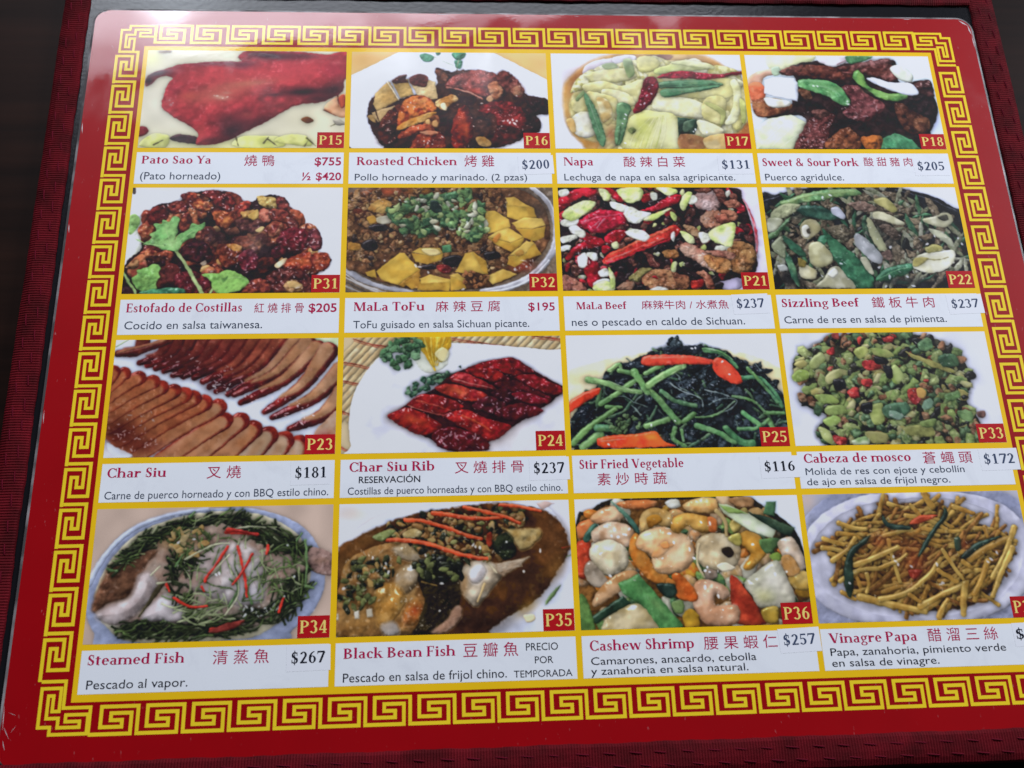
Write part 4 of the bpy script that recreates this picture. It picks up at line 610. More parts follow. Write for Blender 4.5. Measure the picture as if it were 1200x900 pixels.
@pic('P33')
def _(S=33):
    p = Pic("55,40 1010,35 1122,549 130,570", S, '#d2d3e4')
    p.air(600, 60, 500, 40, '#cfcfdc', .6); p.air(1000, 300, 60, 120, '#dcdcec', .7); p.air(180, 480, 60, 60, '#dadbe8', .7)
    B = "115,210 150,140 230,90 330,55 450,35 600,38 740,60 860,110 930,200 950,290 920,340 970,410 1000,480 980,550 800,556 560,556 400,562 270,560 235,480 290,430 200,390 140,350 180,290"
    p.b(B, '#aeb0b8', sh=0, bulge=0, soft=26); p.b(B, '#35342a', '#26261e', r=20, bump=.5, sh=.2, wob=9, soft=3)
    p.sc(B, 620, [(3.2, 'g', 66, 44, ['#7c9a50', '#6a8c48', '#8fa860', '#9cae6a', '#587c44'], dict(sh=.4, sp=.2, bump=.3)), (1.6, 'g', 56, 36, ['#3f6a42', '#345a3a', '#4c7a4c'], dict(sh=.4, sp=.25)), (1.2, 'g', 56, 34, ['#b4ae70', '#a89c58', '#c2bc86'], dict(sh=.35)), (2.2, 'b', 44, 30, ['#7a5038', '#94684a', '#5c3828', '#a47c5c'], dict(bump=.8, bs=6, sp=.3, sh=.35)), (1.5, 'b', 46, 30, ['#1c1c1c', '#282624'], dict(sp=.4, sh=.25)), (.22, 'b', 34, 24, ['#a82c28', '#b83c30'], dict(sp=.4, sh=.3))])
    p.air(830, 200, 90, 80, '#24301f', .35); p.air(780, 480, 160, 60, '#262c20', .35); p.air(300, 200, 150, 100, '#a8b070', .15)
    G = dict(r=16, bulge=.5, sh=.4, sp=.2)
    for q, a, b_ in [("110,240 150,208 190,225 180,262 130,268", '#94b858', '#7ca048'), ("195,170 245,130 270,160 230,205 200,205", '#a3b070', '#8c9c58'), ("120,185 160,165 185,185 150,205", '#c4bd84', '#a89e5c'), ("270,240 330,205 345,240 290,280", '#b8b478', '#9ca060'), ("400,130 440,100 475,125 440,160", '#a8b060', '#8c9c4c'), ("480,110 560,120 590,150 520,150", '#7c9c4c', '#a0ac60'), ("575,210 600,190 640,240 620,275 585,270", '#8cb450', '#a8c070'), ("640,130 740,160 860,210 860,230 740,185", '#a89e58', '#8c8848'), ("700,90 750,62 775,110 720,125", '#4a7c4c', '#36643e'), ("800,150 870,140 890,190 820,200", '#3c6c44', '#2c5438'), ("220,330 300,330 330,365 260,370", '#8cae54', '#74964a'), ("270,390 350,375 370,415 290,425", '#94b060', '#7c9c50'), ("260,450 310,425 345,450 300,480", '#8cb458', '#6c9848'), ("240,480 290,500 320,560 270,545", '#a8b470', '#8c9c58'), ("480,390 540,370 550,450 500,470", '#a0b060', '#84984c'), ("545,385 640,360 670,400 620,440 560,430", '#2f5a40', '#3f6e4c'), ("580,400 640,425 620,445 575,425", '#8cae98', '#6c9478'), ("720,380 760,340 780,380 740,400", '#6c9878', '#4f8060'), ("830,330 890,310 900,345 850,360", '#5c8850', '#44743f'), ("890,400 950,405 960,450 910,440", '#5f9054', '#487a44'), ("640,480 760,470 780,520 670,520", '#9a9a54', '#84864a'), ("400,540 470,520 480,556 410,560", '#6a9a58', '#b8c8a0'), ("720,450 790,440 780,475 730,480", '#6c8c48', '#56783f'), ("460,500 560,510 560,550 490,550", '#a09a5c', '#8a8a4c')]: p.b(q, a, b_, **G)
    for q in ("445,175 490,165 530,200 490,215 450,205", "375,310 420,295 435,335 395,348", "660,305 700,300 730,330 700,375 665,350", "440,260 480,255 490,285 450,285", "275,120 310,110 305,140 280,138", "310,520 370,530 370,560 320,560", "540,60 590,62 580,85 545,80"): p.b(q, '#b03a34', '#94282a', r=14, bump=.6, sp=.4, sh=.35)
    for q in ("540,190 575,200 590,245 560,250", "310,260 360,260 365,300 320,310", "440,370 490,365 490,410 450,410", "500,150 550,160 540,185 505,180"): p.b(q, '#1c1d20', '#28282a', r=14, sp=.5)
    p.b("700,300 740,310 735,345 705,340", '#c89a50', r=8); p.b("300,45 325,40 328,62 308,68", '#8c3a34', r=8); p.b("980,410 1015,402 1018,430 990,436", '#6a4a44', r=8); p.b("225,495 240,492 240,504", '#5a3a34', r=4, sh=.1)
    p.hl(B, 120, 4, '#e8ead8', .5); p.free(); return p

@pic('P34')
def _(S=34):
    p = Pic("108,42 1165,28 1148,625 52,645", S, '#b39c8c')
    p.b("60,480 75,380 130,260 230,150 380,80 560,50 760,40 920,75 1040,140 1110,250 1125,380 1080,500 980,590 900,640 180,680 100,590", '#8f96ae', '#868da6', r=18, bulge=.4, sh=.3, bump=.1); p.l("75,380 140,260 260,140 420,75 600,48", 26, 20, '#a7aec2', sh=0, soft=8)
    p.b("105,470 115,380 180,260 280,160 420,95 580,62 760,58 900,95 1010,170 1060,290 1050,400 990,500 900,570 760,625 300,640 150,560", '#c7bfa4', '#bcb394', r=26, bulge=.3, sh=.2, soft=4)
    p.b("1040,230 1100,225 1160,255 1160,310 1150,350 1090,335 1040,300", '#94766c', '#7c6058', r=24, bump=.5); p.air(1110, 280, 40, 15, '#6a5040', .6)
    p.b("95,480 110,440 160,340 230,270 330,200 450,140 600,105 780,110 920,160 1040,230 1050,330 1000,440 880,540 700,600 420,610 260,570 150,545", '#b09a8a', '#967a6a', r=40, bump=.4, bs=16, sh=.4, amb=.55)
    p.b("92,470 150,320 200,280 300,235 380,230 330,300 280,390 250,440 180,460 110,500", '#6e4c38', '#54382a', r=40, bump=.7, bs=12, sp=.15, sh=.1, soft=12); p.air(230, 380, 60, 50, '#4f3626', .6, -40); p.air(280, 270, 70, 30, '#7c5640', .6)
    p.b("110,510 170,470 260,440 300,340 350,330 380,390 340,460 270,530 200,560 130,540", '#bcaeab', '#a4938f', r=60, bump=.35, bs=22, soft=16, sh=.08); p.b("310,520 350,470 420,420 470,440 560,510 540,545 420,550 330,545", '#c6bcbc', '#b0a3a2', r=60, bump=.35, bs=22, soft=14, sh=.08); p.l("300,520 350,450 400,380", 10, 26, '#3c3626', '#4c4632', sh=.3)
    p.b("540,300 600,230 700,190 800,220 850,300 860,440 800,480 690,470 560,420 500,380", '#cdc2be', '#b7a7a0', r=60, bump=.4, bs=18, soft=14, sh=.08); p.air(560, 500, 120, 30, '#c4b8b6', .6, -12); p.air(760, 300, 70, 60, '#d2cac8', .5); p.air(780, 420, 60, 50, '#d2ccd6', .7); p.air(650, 280, 70, 50, '#b8a09a', .6); p.air(540, 350, 60, 50, '#94705e', .7); p.air(950, 280, 70, 30, '#b09c90', .7); p.air(480, 200, 80, 30, '#a08048', .6); p.air(450, 180, 90, 24, '#a5844c', .5)
    for i in range(26): p.l([(590 + i * 10, 330 + (i % 5) * 22), (600 + i * 10, 350 + (i % 5) * 22)], 3, 2, '#8a7270', sh=0, a=.5)
    D = dict(sh=.35, sp=.15)
    dk = ['#222c1c', '#2c3824', '#1a2218', '#344028']; gr = ['#40582f', '#50703c', '#33492a']; lt = ['#9aa878', '#b4bc90', '#809464']
    for P_, n, r_ in (("200,300 300,170 450,110 620,75 780,80 820,120 620,110 450,150 300,235 230,300", 150, (-25, 40)), ("780,110 900,130 1020,190 1010,240 880,220 800,160", 80, (25, 40)), ("210,590 300,550 480,560 700,540 860,480 900,520 780,590 560,625 300,615", 170, (-8, 40)), ("880,480 960,380 1040,330 1050,400 960,520 900,530", 70, (-60, 50)), ("430,380 440,280 560,250 560,290 480,360 480,420 560,470 540,500 470,440", 46, (60, 60))):
        p.sc(P_, n, [(5, 'l', 90, 10, dk, D), (2.5, 'l', 80, 8, gr, D), (.8, 'l', 70, 5, lt, dict(sh=.2))], rot=r_)
    p.air(780, 500, 90, 26, '#1a1c16', .6, -10); p.air(980, 380, 40, 60, '#1c2018', .55, 30); p.air(930, 195, 80, 22, '#22281c', .5, 15); p.air(480, 580, 200, 22, '#20261a', .5)
    p.sc("440,150 560,130 640,200 560,260 460,240", 60, [(2, 'l', 60, 7, gr, D), (1.5, 'b', 40, 24, ['#b4945c', '#a07c48', '#c2aa78'], dict(sh=.3))]); p.sc("560,200 860,170 900,420 700,470 520,460", 46, [(2, 'l', 90, 6, lt, dict(sh=.25)), (1.6, 'l', 90, 6, gr, D)], rot=(-50, 70)); p.sc("850,220 1030,240 1040,420 880,400", 34, [(2, 'l', 90, 7, gr, D), (1, 'l', 80, 6, lt, dict(sh=.2))], rot=(40, 70)); p.sc("440,440 640,440 700,540 520,540", 40, [(1, 'l', 90, 7, lt, dict(sh=.25)), (1, 'l', 80, 6, gr, D)], rot=(-30, 50))
    for q in ("1040,190 1045,300 1035,400", "1000,190 1020,160", "520,80 540,60", "160,310 200,320", "1040,395 1075,405", "700,480 740,400 700,360", "800,470 780,400 800,330", "460,300 490,250"): p.l(q, 12, 8, '#3f6a3c', '#56804c', **D)
    for q in ("380,375 440,370", "390,300 350,340", "500,270 620,210 700,200", "690,145 780,125 860,130", "620,330 700,250", "680,520 740,430 730,330"): p.l(q, 8, 5, '#c9c8a4', sh=.3)
    R_ = dict(sp=.4, sh=.4)
    for q in ("690,215 650,280 600,345 590,370", "735,215 755,290 770,370 778,440", "800,250 770,310 715,385", "680,150 750,158 825,160", "455,440 520,480 600,480", "940,450 920,510", "870,215 865,250", "620,580 690,570 760,545", "420,380 435,410", "575,395 585,415"): p.l(q, 13, 11, '#c03428', '#a02820', **R_)
    p.l("690,140 760,150 820,165", 20, 12, '#9c2c22', '#842420', **R_); p.b("610,590 680,560 770,540 720,580 640,600", '#74302a', '#5c2420', r=12)
    p.hp("770,520 800,495 860,490 945,440 990,350 960,210 640,340 655,335 540,180 470,195", 7, '#f0f0f0', .8); p.hl("740,480 900,470 900,510 760,540", 20, 5, '#e8e8e4', .7); p.hl("300,250 560,250 520,420 320,400", 24, 4, '#d8ccc0', .5)
    p.free(); return p

@pic('P35')
def _(S=35):
    p = Pic("80,45 1110,22 1136,608 68,638", S, '#c9cad4')
    p.air(150, 90, 120, 50, '#c2b6ac', .9); p.b("80,220 160,160 260,100 420,60 640,40 960,40 1060,100 1115,200 1140,330 1130,640 60,640", '#cfd3e2', '#c5cadb', r=20, bulge=.3, sh=.2); p.air(1120, 500, 40, 90, '#aeb6d2', .7); p.g("960,40 1000,30 1045,40 990,70", '#b49a90', bulge=.2, sh=.1)
    B = "70,260 150,200 270,140 400,95 560,65 760,40 960,60 1060,110 1105,200 1110,260 1060,340 1010,420 940,490 850,540 760,600 700,640 60,640 70,500"
    p.b(B, '#4f3018', '#3c2412', r=40, bump=.2, bs=24, sh=.2, soft=6, wob=5); p.air(1040, 200, 60, 80, '#5c3a20', .7); p.air(900, 380, 120, 90, '#32200f', .7); p.air(720, 570, 140, 50, '#24170c', .8); p.air(1050, 330, 40, 60, '#7a5428', .6, 30); p.air(920, 510, 60, 25, '#9a7434', .6, -30); p.air(200, 210, 100, 30, '#5a3c1e', .8, -25)
    p.b("905,540 950,535 955,560 920,572", '#c9b892', r=10, sh=.2)
    p.b("70,640 90,600 180,590 250,610 240,640", '#c6c3c6', '#b4aca4', r=20, sh=.2)
    p.b("70,560 80,420 110,310 200,250 320,215 440,220 520,280 600,320 640,400 600,500 480,600 350,640 80,640", '#8e6a3e', '#6c4a28', r=60, bump=.6, bs=14, sp=.5, sh=.3)
    p.b("320,240 420,220 490,255 510,300 450,300 360,290", '#ab987c', '#8c7654', r=40, bump=.4, bs=16, sp=.5, soft=12, sh=.1); p.b("360,330 430,310 450,350 420,420 350,460 330,400", '#ab987e', '#8a7252', r=40, bump=.4, bs=16, sp=.5, soft=12, sh=.1); p.b("250,420 330,400 380,470 330,560 280,600 240,540", '#94682f', '#ac8244', r=40, bump=.5, bs=16, sp=.6, soft=14, sh=.1); p.b("380,500 430,470 460,520 420,580 370,580", '#7e4a24', '#94602e', r=36, bump=.5, bs=14, sp=.6, soft=12, sh=.1); p.b("270,580 330,570 350,620 290,630", '#b4aca8', '#9a9088', r=26, soft=12, sh=.05)
    p.air(130, 330, 70, 50, '#7c5a30', .6); p.air(200, 560, 90, 40, '#8a6434', .7); p.air(150, 600, 60, 30, '#6a4822', .6); p.hl('90,280 330,230 420,300 250,420 100,440', 40, 6, '#e8d4b0', .5); p.air(420, 520, 20, 20, '#94341c', .6)
    p.b("430,370 480,330 600,330 630,420 600,540 500,620 400,640 440,560 460,460", '#201a12', '#2c2416', r=30, bump=.7, bs=8, sp=.4)
    p.b("495,610 560,560 600,500 630,510 620,560 570,610 510,625", '#9c7c68', '#82624e', r=20, bump=.3, soft=8, sh=.1)
    p.b("620,340 690,295 760,305 820,330 800,380 760,430 700,500 660,480 625,420", '#b8a890', '#9c886e', r=50, bump=.45, bs=16, soft=8, sh=.2); p.b("670,330 720,310 740,350 700,400 660,380", '#c6bcb8', '#b4a69e', r=40, soft=14, sh=0); p.air(640, 400, 20, 50, '#8a643a', .7)
    p.g("780,310 850,295 935,280 900,310 870,335 820,365 790,355", '#a8967e', '#8a725a', r=20, bulge=.3, bump=.3, soft=6, sh=.15)
    for i in range(7): p.l([(790, 345 - i * 5), (900 - i * 3, 320 - i * 5)], 3, 2, '#cfc0aa', sh=0, a=.6)
    p.l("740,300 785,350", 12, 8, '#ccbc98'); p.l("730,400 700,480", 10, 6, '#b89c6c'); p.l("450,390 520,410", 8, 5, '#8c6e3c', sh=.2)
    SC = "330,120 500,85 700,60 880,60 920,110 880,200 840,270 700,300 540,330 430,250 300,190"
    p.sc(SC, 240, [(2.4, 'b', 38, 22, ['#20241c', '#181a18', '#2c3224', '#262018'], dict(sp=.45, bump=.5, sh=.35)), (2, 'b', 30, 16, ['#5a5c34', '#6c6a40', '#485030'], dict(sh=.3, sp=.3)), (2.2, 'b', 40, 24, ['#a08450', '#8c6c3c', '#b89c6c'], dict(sh=.3)), (2.2, 'b', 50, 30, ['#6c4c2a', '#7c5a34'], dict(sp=.4, sh=.3))])
    p.sc("80,460 120,330 230,280 360,300 300,400 240,480 120,520", 70, [(2, 'b', 36, 20, ['#23281e', '#1a1c18', '#343a26'], dict(sp=.45, bump=.5, sh=.35)), (2, 'b', 34, 22, ['#5c6038', '#4a5230'], dict(sh=.3)), (1, 'b', 34, 22, ['#9a7c48', '#805c30'], dict(sh=.3, sp=.3))]); p.sc("420,300 560,280 640,330 600,380 460,380", 60, [(2, 'b', 44, 26, ['#22261c', '#1a1c18'], dict(sp=.4, sh=.3)), (1.4, 'b', 36, 22, ['#4f5832', '#646a40'], dict(sh=.3))])
    p.b("790,190 850,170 870,260 820,290 770,240", '#1c201c', '#28301f', r=30, bump=.8, sp=.5); p.b("370,170 420,155 450,175 410,200 370,195", '#bca878', '#a48c58', r=14, bump=.4); p.b("810,150 870,160 960,150 990,180 930,240 890,250 860,200", '#ac9460', '#8e7240', r=30, bump=.6, bs=14, soft=10, sh=.1); p.b("230,190 300,160 330,170 270,210", '#7a8450', '#5c6a3c', r=12); p.b("740,180 765,170 760,230 740,225", '#7a2c1c', r=8)
    R_ = dict(sp=.45, sh=.4)
    for q, w in (("375,115 460,122 560,150 640,180 715,200", 18), ("300,205 400,210 520,235 620,270 740,290", 20), ("500,85 580,95 700,110 810,105", 20), ("640,60 740,80 820,100 890,130", 18), ("800,50 880,55 980,75", 16)): p.l(q, w, w * .9, '#c04a28', '#a83a20', **R_); p.l([(a, b_ - 5) for a, b_ in pts(q)], 5, 4, '#e08a60', sh=0, a=.6)
    p.b("1000,495 1020,450 1070,405 1060,430 1020,480", '#5c8050', '#4a6e40', r=10, sh=.2); p.l("1080,240 1115,232", 6, 3, '#7a2c1c'); p.l("1095,280 1125,270", 5, 3, '#4a5c3c')
    for q in ("150,525 170,520 172,555 152,555", "205,515 230,512 232,545 208,548", "72,535 80,530 82,560 72,560"): p.g(q, '#dad2c2', '#c4b8a0', r=6)
    p.hp("230,285 400,325 690,235 680,225 285,330 300,350 290,310 710,240 830,215 980,250 465,275 530,520 905,345 100,420 540,400", 8, '#f6f2ec', .85); p.hl(SC, 60, 4, '#e4dccc', .6); p.hl("80,300 440,260 420,500 120,540", 50, 5, '#eee0c8', .6); p.hl("380,470 450,480 440,560 390,560", 14, 4, '#f0d8b8', .6)
    p.free(); return p

@pic('P36')
def _(S=36):
    p = Pic("48,45 1045,30 1119,600 82,635", S, '#d3d9e4')
    p.air(960, 80, 120, 60, '#d0dae8', .9); p.air(90, 90, 60, 50, '#d6d4da', .9)
    p.b("60,150 120,100 260,40 760,30 900,80 1030,180 1080,300 1110,470 1120,640 70,640", '#262018', '#1c1a14', r=20, bump=.3, sh=.2, soft=3)
    p.b("70,170 130,110 280,60 760,50 900,110 1010,200 1060,320 1095,470 1100,630 90,630", '#7a5228', '#5c3c1c', r=20, bump=.4, sh=.1, soft=4)
    p.sc("80,160 280,60 760,60 920,140 1060,320 1090,600 100,610", 130, [(2, 'b', 110, 76, ['#cba47c', '#c08a5a', '#d2b48e', '#b4905c'], dict(sh=.4, sp=.4, bump=.3, bs=14)), (1.2, 'b', 100, 60, ['#b8862f', '#c4702c', '#a8682a'], dict(sh=.4, sp=.35)), (1, 'b', 100, 50, ['#4a7a40', '#33603a', '#6a9448'], dict(sh=.4, sp=.3)), (1, 'b', 90, 60, ['#c4bea8', '#b0ac94'], dict(sh=.35, sp=.3)), (.8, 'b', 80, 50, ['#2a2418', '#38301f'], dict(sp=.3, sh=.3))])
    O = dict(r=30, bulge=.7, bump=.3, bs=16, sp=.45, sh=.45, edge=.15, amb=.5)
    def o(q, a, b_, **k): p.b(q, a, b_, **dict(O, **k))
    o("60,170 110,135 160,150 140,200 80,230", '#c96a3a', '#d88550'); o("60,250 120,235 130,330 100,400 65,380", '#c24a2c', '#a83a24'); p.b("90,220 130,160 165,150 140,200 110,240", '#3f6e58', '#2f5a48', r=14, sp=.3)
    o("125,130 170,90 240,80 280,120 230,150 150,155", '#d8b08a', '#c89468'); o("240,65 320,50 420,55 400,85 300,92", '#d08a58', '#c4703c'); p.b("215,55 260,85 310,130 350,195 330,190 270,120", '#46705a', '#33584a', r=12, sp=.3)
    o("130,190 200,150 290,160 330,210 300,260 200,250 140,240", '#cdb094', '#b9906c'); o("120,270 160,235 230,230 295,280 290,350 230,395 160,370 125,320", '#cec0a2', '#b8a682', r=50); o("300,240 340,200 400,330 470,380 480,425 400,415 320,330", '#c8843a', '#b86c28'); o("100,350 130,325 200,400 220,430 150,440 105,400", '#a89884', '#8c7c68', r=16)
    o("345,140 370,100 420,85 480,105 500,150 470,175 420,165 360,195", '#d2ac6c', '#be9250'); p.b("380,130 420,115 450,140 420,165 385,170", '#a8762c', '#8c5c20', r=12)
    o("330,240 360,195 440,170 520,190 580,230 595,300 560,360 490,382 420,370 395,300 340,270", '#dfba90', '#cf9f70', r=50); p.b("400,300 440,250 500,250 470,280 430,310", '#cf9460', '#b87a44', r=14, a=.7, sh=.2); p.air(510, 300, 50, 40, '#e6c8a4', .6); p.b("440,245 470,235 480,262 455,268", '#c8844c', r=8)
    o("485,180 500,130 560,108 640,125 690,150 685,190 620,195 560,170 520,200", '#c99a4e', '#b37e34'); o("540,70 620,40 690,50 690,110 620,110 560,100", '#d8b078', '#c89454'); o("650,130 690,140 690,190 660,190", '#c4703a', '#b05c2c', r=14); o("460,60 510,45 530,75 490,90", '#d2d0c4', '#bcb8a4', r=14); o("745,45 840,40 850,80 780,80", '#b4885c', '#8c6440', r=14)
    o("600,240 640,205 720,200 780,240 800,290 770,350 690,370 620,340 600,290", '#c9b896', '#b49e78', r=30); p.b("715,265 750,262 768,290 745,308 720,290", '#2a221a', r=8); p.b("690,345 730,330 775,355 720,370", '#d8ccb0', r=8); p.l("612,250 605,330 640,400", 14, 8, '#c9b48c'); p.l("690,100 730,150 735,210", 22, 14, '#b09664')
    o("640,360 690,365 690,400 650,405", '#9a8a7a', '#6a5a4c', r=14, sp=.9); o("790,210 830,188 890,220 912,280 870,340 830,365 810,350 840,290 800,250", '#c4913f', '#ab762a', r=26); o("750,150 800,90 825,95 820,150 770,200", '#b5a05c', '#9a8444', r=20); o("740,220 790,200 800,250 770,250", '#c0b060', '#a09448', r=14)
    p.g("700,70 740,72 800,100 960,170 940,225 840,190 720,110", '#c4ceb0', '#b4c49c', r=20, bulge=.4, sh=.35); p.g("700,72 790,95 830,115 740,110", '#8ab060', '#6f9a4c', r=10); p.air(900, 185, 40, 25, '#d2d8c8', .7); p.g("830,105 920,130 1035,175 1020,220 940,180 850,125", '#2c4430', '#20352a', r=14, sp=.3); p.g("910,62 955,58 945,125 900,115", '#3f6e44', '#2f5a3a', r=12); p.b("880,230 990,225 950,270 910,290", '#44743f', '#335c38', r=14); p.b("925,300 960,285 985,310 950,325", '#6c9a3c', '#588434', r=10)
    o("960,240 1020,215 1060,270 1085,350 1030,400 990,320", '#c8b4a0', '#b0987c'); o("1010,390 1090,370 1100,450 1030,440", '#c4a45c', '#a88640', r=16); o("975,310 1020,300 1060,370 1010,390", '#c09058', '#a8783f', r=16)
    o("815,420 880,360 940,322 970,330 1010,410 1040,480 1020,520 880,528 850,480", '#bcb4a0', '#a8a48c', r=50, bulge=.5); p.air(940, 400, 40, 60, '#ccc8bc', .6); p.air(900, 480, 40, 30, '#a3a05c', .5)
    o("750,400 775,395 830,460 900,570 900,605 780,600 755,500", '#a84028', '#8c2e1e', r=26, sp=.3); o("890,540 960,525 960,595 910,595", '#b89a44', '#9c7e30', r=16)
    o("590,430 640,405 720,430 750,470 720,500 690,470 690,520 780,520 790,590 720,615 640,600 590,530", '#d2a888', '#bd8a66', r=36); p.air(640, 480, 30, 30, '#dcbca4', .6); o("490,390 530,380 600,460 600,500 520,490", '#cc6a2c', '#b8541f', r=16); o("470,400 510,420 505,470 460,470", '#c27834', '#a8602a', r=14); p.b("420,430 500,425 512,470 470,485", '#22352c', '#1a2a24', r=14, sp=.4); o("540,570 570,535 610,560 615,610 560,620", '#c2962f', '#a87c24', r=20); o("490,510 540,500 545,550 510,555", '#5c8048', '#44683a', r=14); o("135,500 180,430 250,380 320,365 330,400 230,480 150,530", '#c49a70', '#aa7848', r=24)
    o("185,600 230,540 320,515 400,540 440,600 430,640 200,640", '#bfae88', '#ab9668', r=40, bulge=.4)
    p.g("120,580 270,478 308,512 150,605", '#24402c', '#1b3224', r=14, sp=.4); p.b("75,480 110,500 150,640 80,640", '#4f8440', '#3f7236', r=26); p.g("250,425 340,380 395,440 545,610 540,640 450,640 380,540 270,470", '#3f8a48', '#327a3e', r=26, bulge=.5, sp=.3); p.air(430, 520, 40, 16, '#6aa85c', .5, 45); p.air(330, 430, 40, 20, '#2f7038', .6)
    p.hp("220,210 250,215 280,205 500,240 570,270 620,150 660,155 640,365 660,370 950,380 700,480 720,540 640,440 170,290 450,310 850,250 300,180 480,200 590,310 650,350 215,390 1000,370", 8, '#ffffff', .8); p.hl("130,80 700,60 780,350 150,400", 60, 4, '#fff4e8', .6); p.hl("590,420 780,500 720,600", 18, 4, '#fff0e0', .6)
    p.free(); return p

@pic('P37')
def _(S=37):
    p = Pic("215,40 1175,15 1283,572 285,608", S, '#a3a0a8')
    p.air(240, 70, 40, 40, '#b4a096', .9); p.b("190,260 230,140 330,50 420,20 1000,10 1180,60 1300,200 1300,640 260,640 210,430", '#8d8fa4', '#84869c', r=20, bulge=.3, bump=.15, sh=.2); p.air(330, 90, 60, 40, '#8f93ac', .6); p.air(1130, 80, 60, 40, '#868aa4', .7)
    p.b("200,330 240,200 330,110 480,45 700,25 950,30 1130,90 1240,220 1260,340 1200,470 1040,570 820,610 560,610 380,570 250,470", '#b6b4c2', '#aaa8b8', r=40, bulge=.35, sh=.3, soft=4); p.b("240,330 290,210 420,110 620,60 860,55 1060,110 1170,220 1190,340 1120,460 980,540 760,575 520,560 350,490 260,410", '#a9a7b4', '#b2b0be', r=20, bulge=-.25, sh=0, soft=8)
    p.air(330, 310, 30, 40, '#d8d6e2', .8); p.air(1000, 150, 50, 40, '#cfcdd8', .6, 30); p.air(1060, 520, 160, 14, '#d0ced8', .5, -20); p.air(800, 560, 60, 18, '#c2c0ca', .5)
    B = "310,280 380,180 480,130 620,80 760,40 900,90 1000,150 1100,190 1160,230 1140,330 1090,460 960,540 800,560 600,540 430,480 400,380"
    p.b("330,290 500,130 760,70 1000,160 1120,250 1080,440 900,540 600,530 430,470 400,370", '#54361c', '#432a16', r=40, bump=.5, sh=.35, soft=6, wob=8)
    D = dict(sh=.42, sp=.2, bulge=.6)
    ye = ['#a37c38', '#b08c44', '#926c30', '#ba984e', '#866028']; br = ['#7c5428', '#8a602f', '#6c4622']
    p.sc("350,280 440,190 600,120 760,80 950,150 1090,240 1060,430 900,500 640,500 440,440", 150, [(3, 'l', 170, 22, br, D), (2, 'l', 160, 21, ye, D)], rot=(0, 90))
    p.sc("400,220 600,110 760,80 960,150 1090,230 1060,400 860,480 620,470 430,400", 120, [(3, 'l', 170, 21, ye, D), (1.5, 'l', 160, 18, br, D)], rot=(-25, 45))
    p.air(690, 300, 90, 130, '#5c2f18', .5); p.air(720, 340, 50, 60, '#7a2c1c', .45); p.air(560, 420, 80, 50, '#5c3a1c', .4)
    Y = dict(sh=.4, sp=.45, bulge=.6)
    for q, w in (("305,275 380,285 430,310", 24), ("380,165 440,185 500,190", 24), ("350,330 420,280 450,230", 26), ("760,35 780,70 800,90", 34), ("470,490 600,520 760,550", 36), ("740,530 850,470 945,430", 32), ("560,500 680,470 780,390 815,340", 28), ("960,320 1040,270 1140,225", 36), ("1160,180 1120,290 1060,400", 30), ("1150,270 1100,380 1060,480", 28), ("940,430 930,500 930,560", 34), ("1020,390 1000,430 980,500", 26), ("820,575 840,530 860,500", 26), ("600,240 620,330 650,420", 18), ("840,280 880,340 930,410", 20), ("450,350 550,310 640,270", 26), ("500,390 510,430 500,470", 20), ("680,130 780,150 860,190", 24), ("890,90 980,120", 26), ("1030,180 1040,220", 22), ("1090,200 1070,240", 20), ("820,370 900,420", 24), ("560,360 640,330 680,300", 20), ("1040,330 1010,410 980,470", 30), ("690,480 740,510", 20), ("580,220 650,200 700,190", 22), ("740,130 700,80", 20), ("390,470 450,500", 22), ("930,330 970,360", 24)): p.l(q, w * .92, w * .72, ye[len(q) % 5], ye[(len(q) + 2) % 5], **Y)
    G = dict(sh=.45, sp=.35, r=14)
    p.b("400,400 410,320 450,260 520,215 500,250 450,300 440,360 442,440 430,490 410,470", '#24382c', '#1c2c24', **G); p.b("575,130 610,165 690,175 690,192 610,190 580,165", '#20302a', '#2c4034', **G); p.b("850,90 865,130 820,190 760,280 730,310 750,260 800,180 840,130", '#253c30', '#1c2c24', **G); p.b("920,310 970,260 1040,230 1100,220 1040,250 980,290 945,320", '#22362c', '#1a2a22', **G); p.b("890,230 915,225 920,280 900,280", '#2c4434', **G)
    p.b("695,165 740,130 820,125 790,145 740,165", '#b0482c', '#943a22', r=12, sp=.3); p.b("690,370 750,370 720,410 695,400", '#8c2a20', '#74221c', r=12, sp=.3, a=.8); p.air(560, 240, 40, 30, '#8c3c22', .5); p.air(940, 260, 20, 25, '#94402a', .5)
    p.hp("630,330 640,345 815,345 830,430 1055,320 1040,330 700,355 425,430 1080,290 620,310 840,425", 8, '#e8e4e8', .75); p.hl(B, 60, 4, '#e8d8b8', .5); p.free(); return p
# ---------------------------------------------------------------- bold roman lettering, drawn stroke by stroke (cap height = 1)
SW, TW = .172, .07
def q_rect(x0, y0, x1, y1): return [[(x0, y0), (x1, y0), (x1, y1), (x0, y1)]]
def q_stem(x, y0, y1, b=3, t=3, w=SW, sv=.065, sh=.05):     # b/t bits: 1 = left serif, 2 = right serif
    e = [q_rect(x, y0, x + w, y1)]
    if b: e.append(q_rect(x - (sv if b & 1 else 0), y0, x + w + (sv if b & 2 else 0), y0 + sh))
    if t: e.append(q_rect(x - (sv if t & 1 else 0), y1 - sh, x + w + (sv if t & 2 else 0), y1))
    return e
def q_arc(cx, cy, rx, ry, a0, a1, tk=SW, tn=TW, n=14):
    out = []; A = np.radians(np.linspace(a0, a1, n + 1))
    P = [(cx + rx * math.cos(a), cy + ry * math.sin(a)) for a in A]; Q = [(cx + (rx - tk) * math.cos(a), cy + (ry - tn) * math.sin(a)) for a in A]
    for i in range(n): out.append([P[i], P[i + 1], Q[i + 1], Q[i]])
    return [out]
def q_diag(x0, y0, x1, y1, w): return [[[(x0, y0), (x0 + w, y0), (x1 + w, y1), (x1, y1)]]]
